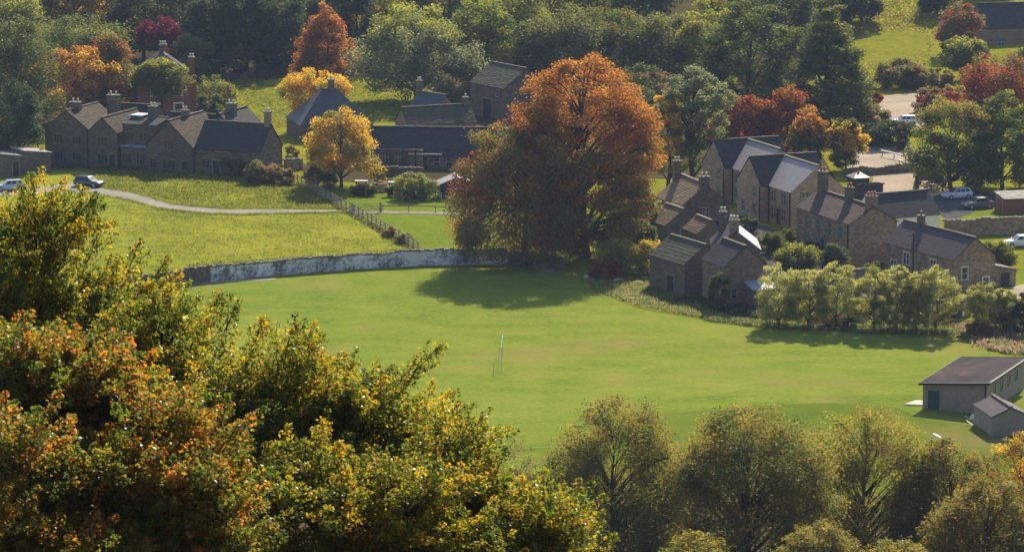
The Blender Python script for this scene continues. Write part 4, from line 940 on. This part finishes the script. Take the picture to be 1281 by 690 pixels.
# trees round the farm and manor
T('field_maple', 'round golden yellow tree at the head of the rail fence', 'tree', 427, 234, 133, 100, 'gold', 'dome', 13000, .24, .2, 90, 'ochre', .35, limbs=26, cs=(.12,.22))
T('field_maple', 'bright yellow round tree on the pasture behind the hipped barn', 'tree', 396, 163, 83, 72, 'gold', 'round', 7500, .25, .18, 60, 'lime', .25, limbs=16, cs=(.13,.24))
T('beech_tree', 'tall russet orange tree at the edge of the dark wood left of centre', 'tree', 408, 108, 0, 92, 'orange', 'cone', 14000, .30, .06, 100, 'copper', .4, limbs=20, cs=(.12,.22), shell=.4)
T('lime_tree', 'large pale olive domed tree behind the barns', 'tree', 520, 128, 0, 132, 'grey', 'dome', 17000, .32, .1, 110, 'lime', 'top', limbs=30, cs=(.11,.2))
T('purple_plum', 'deep purple red bush tree behind the brick house', 'tree', 203, 90, 20, 50, 'purple', 'round', 6500, .28, .15, 50, limbs=10, cs=(.16,.28))
T('willow_tree', 'silvery grey green tree beside the purple tree', 'tree', 243, 100, 38, 40, 'grey', 'oval', 4500, .28, .1, 45, limbs=10)
T('apple_tree', 'round olive tree hiding half the brick house', 'tree', 203, 158, 70, 58, 'olive', 'round', 7500, .26, .42, 60, 'lime', 'top', limbs=14, depth=.5)
T('beech_tree', 'dark russet tree with a purple brown heart behind the manor', 'tree', 140, 146, 30, 88, 'bronze', 'cone', 10000, .30, .1, 80, 'red', .3, limbs=20)
T('maple_tree', 'glowing orange maple with forked dark trunk behind the manor left end', 'tree', 90, 152, 56, 88, 'orange', 'fan', 8500, .30, .12, 80, 'gold', .4, limbs=26, cs=(.10,.2))
T('oak_tree', 'broad olive tree above the orange maple', 'tree', 100, 118, 15, 110, 'olive', 'dome', 10000, .32, .15, 80, 'mid', .5)
T('yew_tree', 'black green yew at the left edge above the outbuilding', 'tree', 22, 206, 98, 70, 'conif', 'oval', 9000, .26, .02, 70, limbs=8)
T('oak_tree', 'large green oak at the left edge behind the yew', 'tree', 22, 172, 18, 104, 'dark', 'dome', 12000, .30, .1, 90, 'mid', 'top', limbs=24)
T('ash_tree', 'pale yellow green tree at the top left corner', 'tree', 10, 110, -25, 90, 'lime', 'dome', 7000, .33, .15, 70, 'olive', .5)
T('ash_tree', 'bright green tree at the top edge right of the corner ash', 'tree', 52, 84, -45, 56, 'lime', 'oval', 6000, .33, .1, 60, 'mid', .4)
T('maple_tree', 'tan and gold tree with thin trunks at the top edge', 'tree', 95, 78, -42, 66, 'ochre', 'oval', 6500, .33, .1, 60, 'gold', .35, limbs=24)
T('pine_tree', 'dark blue green pine at the top edge right of the tan tree', 'tree', 140, 72, -45, 50, 'dark', 'oval', 6000, .33, .05, 60, 'conif', .5)
T('oak_tree', 'olive tree above the purple bush tree', 'tree', 180, 72, -30, 64, 'olive', 'dome', 6500, .33, .1, 60, 'dark', .5)
T('oak_tree', 'brownish green tree at the top edge above the silvery tree', 'tree', 228, 66, -35, 62, 'olive', 'dome', 6500, .33, .08, 60, 'ochre', .3)
T('pine_tree', 'dark conifer at the left of the shadowy wood behind the pasture', 'tree', 268, 92, -25, 62, 'conif', 'oval', 9000, .34, .02, 70)
T('pine_tree', 'dark conifer in the middle of the shadowy wood behind the pasture', 'tree', 308, 90, -35, 64, 'conif', 'oval', 9000, .34, .02, 70)
T('pine_tree', 'dark conifer at the right of the shadowy wood beside the russet tree', 'tree', 345, 90, -30, 60, 'conif', 'oval', 9000, .34, .02, 70)
T('oak_tree', 'green brown tree rising behind the russet orange tree', 'tree', 372, 76, -40, 60, 'dark', 'dome', 6000, .34, .1, 60, 'olive', .4)
T('pine_tree', 'blue green dark tree in the gap right of the russet tree', 'tree', 444, 88, -28, 48, 'conif', 'oval', 6000, .34, .03, 60)
T('oak_tree', 'brown olive tree at the top edge left of the pale domed tree', 'tree', 466, 70, -45, 60, 'ochre', 'dome', 5500, .34, .1, 60, 'olive', .5)
T('beech_tree', 'yellow green tree right of the pale domed tree', 'tree', 602, 116, -12, 70, 'lime', 'oval', 9500, .32, .06, 80, 'mid', .5)
T('beech_tree', 'bright lime tree at the top edge with a dark trunk', 'tree', 642, 100, -25, 78, 'lime', 'dome', 9000, .33, .15, 80, 'mid', .45, limbs=24)
T('oak_tree', 'dark bushy tree behind the tall grey barn', 'tree', 668, 116, 22, 62, 'dark', 'dome', 7000, .32, .05, 60)
T('oak_tree', 'broad olive oak behind the top of the orange beech', 'tree', 718, 118, 0, 96, 'olive', 'dome', 11000, .33, .08, 90, 'dark', .5)
T('oak_tree', 'dull green oak with brown patches right of the olive oak', 'tree', 778, 116, 8, 84, 'mid', 'dome', 9500, .33, .06, 80, 'bronze', .3)
T('lime_tree', 'dark green tree below the top edge glimpse of hill', 'tree', 836, 122, 12, 80, 'dark', 'dome', 9500, .33, .06, 80, 'olive', 'top')
T('beech_tree', 'yellow tinted tree between two dark green trees', 'tree', 890, 128, -5, 64, 'lime', 'oval', 8000, .33, .06, 70, 'ochre', .4)
T('hawthorn_tree', 'low purplish brown tree behind the gap beside the orange beech', 'tree', 802, 142, 78, 66, 'brown', 'dome', 5500, .29, .05, 50, 'dark', .5)
T('laurel_bush', 'deep green bush in the gap right of the orange beech', 'bush', 798, 158, 106, 50, 'dark', 'dome', 5000, .25, .02, 40, 'mid', .3)
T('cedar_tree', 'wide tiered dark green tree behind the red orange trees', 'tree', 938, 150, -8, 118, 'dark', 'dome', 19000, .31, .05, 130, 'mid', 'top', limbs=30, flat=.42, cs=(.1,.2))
T('cedar_tree', 'tall broad conifer with layered olive edges left of the far field', 'tree', 1036, 156, -18, 124, 'dark', 'cone', 20000, .31, .03, 140, 'olive', .3, limbs=30, flat=.42, cs=(.1,.2), shell=.4)
T('pine_tree', 'dark conifer at the top edge between the two wide conifers', 'tree', 985, 80, -50, 70, 'conif', 'oval', 8000, .34, .03, 70, 'olive', .2)
T('lime_tree', 'grey green forked tree beside the gable of the terrace', 'tree', 868, 238, 80, 92, 'grey', 'fan', 13000, .24, .16, 100, 'mid', 'low', limbs=40, cs=(.10,.19), trunk_r=.45)
T('maple_tree', 'yellow leaved tree between orange beech and grey green tree', 'tree', 834, 240, 112, 46, 'gold', 'oval', 5500, .25, .15, 50, 'lime', .45, depth=1.2)
T('cherry_tree', 'pinkish red tree behind the roof of the farther terrace house', 'tree', 926, 194, 114, 72, 'red', 'dome', 8000, .28, .1, 60, 'copper', .5, depth=.6)
T('cherry_tree', 'orange red tree right of the pinkish red one', 'tree', 984, 194, 104, 66, 'orange', 'dome', 8000, .28, .1, 60, 'red', .4, depth=.7)
T('maple_tree', 'green tree with gold rim, left of a matching pair behind the terrace', 'tree', 1010, 212, 141, 54, 'mid', 'round', 8000, .23, .12, 70, 'orange', 'top', cs=(.14,.24))  # gold top: turned outer leaves plus painted rim light
T('maple_tree', 'green tree with gold rim, right of a matching pair beside the sandy yard', 'tree', 1058, 214, 143, 54, 'dark', 'oval', 8500, .23, .1, 70, 'gold', 'side', cs=(.14,.24))  # gold edge likewise part autumn colour, part painted rim light
T('sycamore_tree', 'big dark olive tree shading the parked estate car', 'tree', 1190, 238, 104, 104, 'mid', 'dome', 17000, .25, .04, 120, 'ochre', 'top', limbs=30, cs=(.11,.2))
T('sycamore_tree', 'big green tree right of the one shading the parked estate car', 'tree', 1254, 236, 112, 92, 'mid', 'dome', 15000, .25, .04, 110, 'lime', .15, limbs=26, cs=(.11,.2))
T('maple_tree', 'dark red tree below the dark roofed hillside house', 'tree', 1246, 150, 62, 84, 'red', 'dome', 9000, .29, .06, 70, 'bronze', .3)
T('birch_tree', 'small blue green tree above the brown scrub at upper right', 'tree', 1205, 104, 40, 44, 'mid', 'oval', 4800, .28, .2, 45, 'lime', 'top', limbs=14)
T('oak_tree', 'brown and orange tree beside the white roofed shed at upper right', 'tree', 1198, 70, 0, 46, 'brown', 'dome', 6500, .30, .06, 60, 'red', .3)
T('hawthorn_tree', 'pale olive tree at the right edge below the hillside house', 'tree', 1278, 118, 58, 44, 'olive', 'dome', 4500, .29, .05, 50)
T('oak_tree', 'dark tree standing in the far field and casting a wide shadow', 'tree', 1078, 30, -60, 50, 'dark', 'dome', 7000, .36, .1, 60)
T('oak_tree', 'dark hedgerow tree at the top edge right of the far field', 'tree', 1172, 18, -45, 44, 'dark', 'dome', 5000, .36, .05, 50)
T('thorn_bush', 'wide brown green thorn scrub mound on the far slope', 'bush', 1126, 110, 72, 62, 'brown', 'dome', 6500, .27, .01, 60, 'olive', .5)
T('thorn_bush', 'brown thorn bush right of the wide scrub mound', 'bush', 1168, 112, 84, 44, 'bronze', 'dome', 4000, .27, .01, 40, 'brown', .5)
T('thorn_bush', 'brown tangled bush above the crown of the shading tree', 'bush', 1180, 140, 106, 60, 'brown', 'dome', 4500, .27, .01, 50, 'red', .2)
T('rowan_bush', 'small bright red bush at the edge of the sandy clearing', 'bush', 1092, 132, 113, 24, 'red', 'round', 2400, .2, .1, 25)
T('thorn_bush', 'grey brown bush left of the white van clearing', 'bush', 1084, 162, 128, 52, 'brown', 'dome', 4500, .25, .02, 45, 'olive', .5)
T('thorn_bush', 'dark purplish thicket above the barrier rail', 'bush', 1112, 184, 148, 70, 'conif', 'dome', 6500, .25, .02, 55, 'purple', .25)
T('thorn_bush', 'yellow green bush on the pasture behind the manor roofs', 'bush', 266, 142, 92, 52, 'lime', 'dome', 5000, .25, .02, 50, 'olive', .5)
T('thorn_bush', 'dark bush at the foot of the brick house wall', 'bush', 262, 150, 112, 34, 'dark', 'dome', 3000, .24, .02, 30)
T('elder_bush', 'bushy yellow green shrub between farm benches and grey roofed shed', 'bush', 518, 249, 214, 48, 'lime', 'dome', 5500, .2, .02, 50, 'grey', .4)
T('elder_bush', 'small yellow shrub in front of the farm posts', 'bush', 473, 234, 203, 22, 'gold', 'oval', 2200, .17, .05, 25, 'lime', .5)
T('hedge_bush', 'dark clipped hedge length below the left farm bench', 'hedge', 456, 245, 229, 40, 'dark', 'round', 3500, .16, .0, 40, limbs=4, flat=1, depth=.3)
T('hedge_bush', 'dark clipped hedge length between hutch and yellow green shrub', 'hedge', 497, 246, 231, 34, 'dark', 'round', 3200, .16, .0, 40, limbs=4, flat=1, depth=.3)
T('hedge_bush', 'dark shrub under the golden tree by the fence top', 'bush', 398, 236, 208, 44, 'dark', 'dome', 3500, .2, .02, 40, 'gold', .15)
T('thorn_bush', 'brown dry bush in front of the manor wing', 'bush', 325, 229, 199, 46, 'brown', 'dome', 4500, .2, .01, 45, 'olive', .4)
T('thorn_bush', 'low reddish brown bramble at the head of the fence', 'bush', 352, 230, 208, 40, 'brown', 'dome', 3500, .2, .01, 35, 'bronze', .4)
T('elder_bush', 'small dark bush against the manor wing wall', 'bush', 291, 221, 192, 28, 'grey', 'dome', 2400, .18, .02, 30, 'brown', .4)
T('elder_bush', 'pale green shrub at the left corner of the manor', 'bush', 50, 214, 184, 24, 'grey', 'dome', 2000, .18, .02, 25)
T('elder_bush', 'small golden bush between golden tree and hipped barn', 'bush', 366, 205, 180, 20, 'ochre', 'round', 1600, .18, .02, 20)
T('bramble_bush', 'reddish bramble growing through the lower rail fence', 'bush', 486, 296, 283, 22, 'bronze', 'dome', 1500, .15, .0, 18, 'red', .4)
T('bramble_bush', 'thin bare bramble beside the lower end of the rail fence', 'bush', 506, 304, 291, 24, 'brown', 'dome', 900, .14, .0, 18)
# between beech and cottages
T('holly_tree', 'dark holly between the orange beech and the tan roofed cottage', 'tree', 806, 300, 236, 40, 'conif', 'dome', 6000, .22, .02, 60, 'orange', 'top')
T('yew_tree', 'dark low yew behind the yellow bushes', 'bush', 796, 318, 272, 54, 'dark', 'dome', 7000, .2, .02, 60, 'dark', .4)
T('forsythia_bush', 'yellow bush right of the red shrub', 'bush', 776, 343, 293, 62, 'lime', 'dome', 5000, .19, .01, 45, 'lime', .5)
T('forsythia_bush', 'bright yellow spiky bush beside the mossy barn', 'bush', 811, 343, 299, 50, 'lime', 'fan', 4500, .19, .01, 45, 'gold', .45)
T('dogwood_shrub', 'low red stemmed shrub at the corner of the green', 'bush', 757, 348, 322, 46, 'red', 'dome', 4000, .16, .0, 40, 'orange', .3)
T('elder_bush', 'olive bush against the wall of the mossy barn', 'bush', 899, 388, 340, 26, 'olive', 'oval', 3200, .17, .02, 35, 'dark', .3)
T('ivy_bush', 'pale ivy bush on the corner between barn and brown cottage', 'bush', 893, 372, 332, 24, 'grey', 'round', 2000, .16, .02, 25)
T('topiary_bush', 'large rounded clipped bush with bright top beside the lane', 'bush', 997, 346, 301, 58, 'dark', 'round', 8500, .16, .05, 60, 'lime', 'top', flat=.9, cs=(.16,.28))
T('topiary_bush', 'smaller round clipped bush behind the large rounded one', 'bush', 966, 318, 289, 34, 'dark', 'round', 4500, .16, .04, 40, 'mid', .3, flat=.9)
T('ivy_bush', 'dark ivy and shrubs against the front of the broad stone cottage', 'bush', 1046, 348, 300, 40, 'conif', 'dome', 4500, .17, .0, 40, 'dark', .5)
T('elder_bush', 'dark shrub beside the lane behind the glinting roof', 'bush', 946, 340, 296, 30, 'dark', 'dome', 3000, .17, .02, 30, 'lime', .2)
for x, yb, tp_, wd, pal, lab in ((884,300,282,22,'dark','dark shrub in the lane behind the tan roofed cottage'),(938,292,268,26,'conif','dark climbing shrub at the front of the farther terrace house'),
      (985,306,284,24,'dark','dark shrub at the front of the nearer terrace house'),(1018,322,300,22,'conif','small dark shrub between terrace and broad stone cottage'),(868,352,322,24,'conif','dark shrub wedged behind the mossy barn'),
      (1098,346,326,34,'dark','low shrub row under the gable of the broad stone cottage'),(1127,330,308,20,'mid','small shrub between gable end and purple roofed cottage'),(832,330,300,30,'conif','dark bush against the outhouse left of the mossy barn')):
    T('hedge_bush', lab, 'bush', x, yb, tp_, wd, pal, 'dome', 2000, .16, .0, 30, 'olive', .2)
# willow row below the cottages
for x, yb, tp_, wd, lab, sh in ((975,409,334,54,'pale willow at the left end of the willow row beside the bluish awning','oval'),(1010,410,342,46,'slightly golden willow second in the row left of the orange trailer','oval'),
      (1046,411,332,52,'tall pale willow directly behind the orange trailer','oval'),(1093,414,337,46,'willow right of the gap in the willow row','oval'),(1121,415,336,44,'willow in the middle of the dense right hand clump','oval'),
      (1145,416,345,40,'shorter willow inside the dense right hand clump','oval'),(1170,417,337,50,'willow at the right end of the dense clump with bare lower stems','oval'),(1231,413,357,46,'small willow alone below the purple roofed cottage','round'),(1256,412,366,38,'low pale willow beside the garden lane','round')):
    T('willow_tree', lab, 'willow', x, yb, tp_-6, wd*1.25, 'willow', sh, 9500, .135, .06, 130, 'olive', .25, trunk_r=.13, limbs=30, cs=(.1,.18), group='willow row below the cottages', bark='bark_pale', tint=1.15)
T('hedge_bush', 'small dark conifer bush right of the orange trailer', 'bush', 1064, 411, 392, 22, 'conif', 'dome', 2000, .15, .0, 25)
T('yew_tree', 'dark green bush at the right edge below the garden lane', 'bush', 1280, 418, 366, 34, 'conif', 'oval', 4000, .18, .0, 45, 'dark', .5)
T('apple_tree', 'wide pale olive garden shrub beside the white car', 'bush', 1246, 336, 300, 62, 'olive', 'dome', 6000, .18, .02, 55, 'lime', .4, depth=.5)
T('hedge_bush', 'green ivy mound on top of the high garden wall', 'bush', 1262, 291, 270, 46, 'mid', 'dome', 3000, .17, .0, 35, 'dark', .5, depth=.4)
T('thorn_bush', 'russet dead bracken mound right of the willow row', 'bush', 1224, 420, 402, 34, 'brown', 'dome', 2600, .2, .0, 30, 'copper', .4)
# row of limes in front of the green
for x, yb, tp_, wd, pal, p2, lab, n, kw in (
   (648,745,548,74,'brown','bronze','thin half bare tree left of the row of limes',3200,dict(limbs=44)),
   (772,742,494,168,'ochre','mid','tall ochre lime with straight dark trunk, first of the row below the green',26000,dict(limbs=95)),
   (940,752,506,178,'ochre','mid','broad lime with fanning dark branches, second of the row below the green',27000,dict(limbs=95,shape='fan')),
   (1082,738,509,158,'ochre','lime','golden lime with many upright stems near the clubhouse',17000,dict(limbs=100,shape='fan')),
   (1024,790,652,110,'ochre','olive','low olive gold tree in front of the golden lime',13000,dict(limbs=40)),
   (1186,742,548,120,'bronze','ochre','dark bronze tree below the fallen white plank',17000,dict(limbs=50)),
   (1272,742,543,110,'bronze','gold','bronze tree at the right edge hiding the shed foot',16000,dict(limbs=50)),
   (1236,790,596,150,'ochre','bronze','rust gold tree filling the bottom right corner',22000,dict(limbs=50)),
   (868,800,668,110,'ochre','mid','green understorey tree between the two ochre limes',11000,dict(limbs=30)),
   (706,795,640,90,'ochre','mid','dark understorey tree left of the straight trunked lime',9000,dict(limbs=30)),
   (1120,805,672,110,'ochre','olive','green understorey tree between golden lime and corner tree',11000,dict(limbs=30))):
    sh = kw.pop('shape', 'dome')
    T('lime_tree', lab, 'tree', x, yb, tp_-3, wd*1.45, pal, sh, int(n*1.55), .16, .05, 390, p2, .4, irrk=.4, opened=True, thick=.6, tint=.98, cs=(.085,.15), trunk_r=.3, shell=.2, group='trees in a row below the green', **kw)
# far rows along the top edge
for x, yb, tp_, wd, pal, p2, lab in (
   (15,40,-70,70,'mid','olive','green tree behind the corner ash at the far top left'),(75,36,-70,70,'dark','lime','dark tree behind the bright green ash'),(120,30,-72,60,'mid','dark','tall green tree behind the tan tree'),
   (205,30,-70,70,'dark','olive','dark tree far behind the purple bush tree'),(290,40,-70,90,'conif','dark','conifer far behind the shadowy wood'),(420,30,-75,70,'dark','olive','dark tree far behind the russet tree'),
   (500,30,-75,80,'olive','ochre','brownish tree far behind the pale domed tree'),(560,40,-65,80,'dark','olive','dark olive tree showing above the pale domed tree'),(690,52,-45,80,'ochre','olive','brown olive tree behind the dark bushy tree'),
   (745,50,-42,80,'lime','olive','yellowish tree behind the broad olive oak'),(806,52,-38,70,'conif','dark','dark tree behind the dull green oak'),(920,48,-60,80,'lime','mid','yellow green tree behind the wide tiered tree'),(1040,38,-70,60,'conif','dark','dark tree far behind the layered conifer'),(1230,0,-70,60,'dark','brown','dark tree behind the hillside house')):
    T('oak_tree', lab, 'tree', x, yb, tp_, wd, pal, 'dome', 6500, .36, .04, 70, p2, .45, group='woodland along the top edge')
# a far wood that reads as one mass behind everything
rng = np.random.default_rng(99); N = 40000
fx = rng.uniform(-190, 75, 420); fy = rng.uniform(720, 900, 420); fr = rng.uniform(4, 8, 420); ci = rng.integers(0, 420, N)
d = unit(rng.normal(size=(N,3))); p = np.column_stack([fx, fy, [terr(a, b_)+8 for a, b_ in zip(fx, fy)]])[ci]+d*(fr[ci]*rng.random(N)**.4)[:,None]*np.array([1,1,1.3])
cl = np.array(PAL['dark']+PAL['olive']+PAL['conif']); cc = rng.integers(0, len(cl), 420)[ci]
nr = unit(d+rng.normal(size=(N,3))*.6); L = rng.uniform(.7, 1.3, N)
tag(quads('far_woodland', p, nr, perp(nr, rng), L, L*.7, cl[cc]*rng.uniform(.7,1.3,(N,1)), M['leaf']), kind='stuff')
# ------------------------------------------------------------------ near beeches on the slope below the camera
NEARPAL = {
 'green': np.array([(.075,.11,.018),(.10,.13,.02),(.15,.16,.024),(.24,.19,.028),(.05,.075,.017)]),
 'gold':  np.array([(.36,.25,.032),(.42,.26,.036),(.27,.245,.030),(.20,.205,.026),(.36,.20,.030)]),
 'rust':  np.array([(.36,.135,.030),(.27,.10,.025),(.41,.19,.036),(.21,.13,.03),(.12,.11,.026)]),
}
def near_tree(label, base_px, Y, lobes, tips, mix, seed, nspray, leaf=(.046,.08), per=130):
    rng = np.random.default_rng(seed); rnd = random.Random(seed)
    b = AT(base_px[0], base_px[1], Y-2.5); b.z = terr(b.x, b.y)
    o = thing('beech_tree', label, 'tree', b, 0, 'near beeches on the slope'); k = Y/FPX
    # lobes: (px, py, rx, ry, dy) centres on the crown, in metres round the trunk
    C = []; pt = min(l_[1]-l_[3] for l_ in lobes); back = lambda py: -max(0.0, py-pt-60)*k*1.5      # the crown domes towards the camera
    for px, py, rx, ry, dy in lobes:
        dy = dy+back(py); c = AT(px, py, Y+dy)-b; C.append((np.array(c), np.array([rx*k, rx*k*1.05, ry*k])))
    vol = np.array([r[0]*r[2] for _, r in C]); vol /= vol.sum()
    S_ = []                                               # sprays gather in tiers with dark gaps between
    for c, r in C:
        for _ in range(9):
            d = rng.normal(size=3); d /= np.linalg.norm(d); d[1] = d[1]*.8-.15
            S_.append((c+d*r*rng.uniform(.45,.95), r*rng.uniform(.26,.44)*np.array([1.15,1.15,.62])))
    sv = np.array([r[0]*r[2] for _, r in S_]); sv /= sv.sum()
    st, di, ln, oi = [], [], [], []
    for i in range(nspray):
        c, r = S_[rng.choice(len(S_), p=sv)]; d = rng.normal(size=3); d /= np.linalg.norm(d); d[2] = abs(d[2])-.25
        f = rng.uniform(.3, 1.0)**.7; s = c+d*r*f; dr = d*.6+np.array([.3,0,.65])+rng.normal(size=3)*.32; dr /= np.linalg.norm(dr)
        st.append(s); di.append(dr); ln.append(rng.uniform(.4,.95)); oi.append(f*(.7+.4*d[2]))
    tips = [(a_, b_, c_, d_, e_+back((b_+d_)/2)) for a_, b_, c_, d_, e_ in tips]
    for px, py, fx, fy, dy in tips:                       # long leading shoots
        e = np.array(AT(px, py, Y+dy)-b); s = np.array(AT(fx, fy, Y+dy+rnd.uniform(-.4,.4))-b); L = np.linalg.norm(e-s); dr = (e-s)/L
        n_ = max(1, int(L/.24))
        for j in range(n_):
            t0 = j/n_
            st.append(s+(e-s)*t0); v = dr*.85+rng.normal(size=3)*(.34*(1-t0*.75)); di.append(v/np.linalg.norm(v)); ln.append(min(L*(1-t0), rng.uniform(.45,.8))+.05); oi.append(.9)
        st.append(s+(e-s)*.3); di.append(dr); ln.append(L*.7); oi.append(.95)
    st, di, ln, oi = map(np.array, (st, di, ln, oi)); S = len(st)
    n = np.maximum(12, (per*ln*rng.uniform(.75,1.25,S))).astype(int); ii = np.repeat(np.arange(S), n); N = len(ii)
    t = rng.random(N)**.85; rad = (.05+.17*np.sin(np.minimum(1,(1-t)*1.25)*math.pi*.5))*np.sqrt(rng.random(N))
    off = rng.normal(size=(N,3)); off -= di[ii]*np.sum(off*di[ii],1,keepdims=True); off = unit(off); off[:,2] *= .75
    p = st[ii]+di[ii]*(t*ln[ii])[:,None]+off*rad[:,None]; p[:,2] -= .06*t**2*ln[ii]
    nr = unit(np.array(sdir)*.8+np.array([0,0,.12])+rng.normal(size=(N,3))*.55); tn = unit(perp(nr, rng)+di[ii]*.7+off*.5); tn = unit(tn-nr*np.sum(tn*nr,1,keepdims=True))
    L = rng.uniform(*leaf, N)
    sel = np.clip(mix[0]+mix[1]*(oi-.55)+rng.normal(0,.16,S), 0, 1)
    A, B = NEARPAL[mix[2]], NEARPAL[mix[3]]; ms = rng.random(S) < sel; m = np.where(rng.random(N) < .72, ms[ii], rng.random(N) < sel[ii])[:,None]   # a spray turns together
    ka, kb = rng.integers(0,len(A),S), rng.integers(0,len(B),S); own = (rng.random(N) < .45)[:,None]
    ca = np.where(own, A[rng.integers(0,len(A),N)], A[ka][ii]); cb = np.where(own, B[rng.integers(0,len(B),N)], B[kb][ii])
    cols = np.where(m, cb, ca)*rng.uniform(.8,1.2,(N,1))
    quads('crown', p, nr, tn, L, L*.62, cols, M['leaf_near'], o, .18)
    tk = MB(); H = max(c[2] for c, _ in C)
    tr = lambda s: Vector((.25*math.sin(s*3)*s, .2*math.sin(s*4), -.5+s*(H+.5))); tk.tube([tr(i/10) for i in range(11)], [.32*(1-.085*i) for i in range(11)], 9)
    limb_ends = []
    for c, r in C:
        for _ in range(5):
            e = Vector(c+r*rng.uniform(-.55,.55,3)); s0 = max(.25, min(.9, (e.z-.9*math.hypot(e.x,e.y))/H)); a = tr(s0); mid = a.lerp(e,.5)+Vector((0,0,-.05*(e-a).length))
            tk.tube([a, a.lerp(mid,.5), mid, mid.lerp(e,.5), e], [.10,.085,.07,.05,.02], 6); limb_ends += [mid, mid.lerp(e,.5), e]
    for s, d, l in zip(st, di, ln):
        s = Vector(s); d = Vector(d); pass
        tk.tube([s-d*.3, s, s+d*l*.5, s+d*l*.95], [.012,.010,.007,.003], 3)
    for px, py, fx, fy, dy in tips: tk.tube([Vector(AT(fx,fy,Y+dy)-b), Vector(AT((px+fx)/2,(py+fy)/2,Y+dy)-b), Vector(AT(px,py,Y+dy)-b)], [.014,.009,.003], 5)
    tk.build('trunk', M['bark'], o, True)
    return o
near_tree('dark green and gold beech with tall shoots at the left edge, behind the rust one', (30,1100), 64,
   [(30,420,95,150,0),(150,440,110,110,.6),(250,470,75,75,1.0),(60,560,150,120,-.4),(210,590,120,120,.2),(-60,420,80,160,0)],
   [(40,218,30,330,0),(70,262,50,340,.3),(117,246,85,340,.4),(30,250,10,340,-.4),(128,278,100,350,0),(175,300,140,390,.5),(210,318,170,400,.7),(150,318,110,400,.2),(225,340,190,410,.9),(5,252,-10,350,.3),(235,372,200,430,.9),(280,366,240,450,1.1),(300,372,260,460,1.3),(255,395,225,470,1.2)],
   (.18,.8,'green','gold'), 101, 2300)
near_tree('golden green beech with a long shoot reaching over the green, right of the dark one', (420,1120), 60,
   [(310,540,90,110,0),(400,560,100,105,.4),(470,570,85,95,.7),(570,620,85,85,.3),(660,690,85,75,.4),(360,660,150,100,-.5),(530,690,110,90,-.2)],
   [(330,395,300,480,0),(382,402,345,490,.2),(385,425,360,500,.3),(425,440,380,520,.4),(440,462,400,530,.4),(553,428,470,520,.8),(520,450,470,520,.8),(505,470,450,540,.6),(490,490,450,550,.6),(533,500,490,570,.6),(583,506,545,590,.5),(604,520,555,600,.5),(628,536,570,610,.4),(616,560,570,640,.3),(655,610,610,680,.3),(700,618,650,680,.4),(732,612,680,690,.5),(752,650,700,710,.4),(765,665,720,720,.4)],
   (.28,.7,'green','gold'), 102, 2300)
near_tree('rust orange beech nearest the camera in the bottom left corner', (40,1050), 52,
   [(20,500,110,95,0),(110,520,100,90,.3),(190,600,95,85,.4),(60,630,150,110,-.4),(230,660,80,70,.3)],
   [(30,392,10,470,0),(70,398,40,480,.1),(105,412,75,490,.2),(130,440,90,510,.3),(175,468,130,540,.3),(205,520,160,590,.3),(240,545,190,610,.4),(262,580,210,640,.4),(300,650,240,690,.4),(285,628,230,670,.3),(312,680,250,710,.3)],
   (.36,.55,'green','rust'), 103, 1800)

# ------------------------------------------------------------------ the blue autumn air
hb = MB(); hb.box(-300, 300, -60, 1290, -2.0, 140.0)
m, t, n, l = newmat('thin_air'); n.remove(n['Principled BSDF'])
pv = n.new('ShaderNodeVolumePrincipled'); pv.inputs['Color'].default_value = (.55,.7,1.0,1); pv.inputs['Density'].default_value = 0.00009; pv.inputs['Anisotropy'].default_value = 0.0
l.new(pv.outputs[0], n['Material Output'].inputs['Volume'])
hz = hb.build('haze', m); tag(hz, kind='stuff')
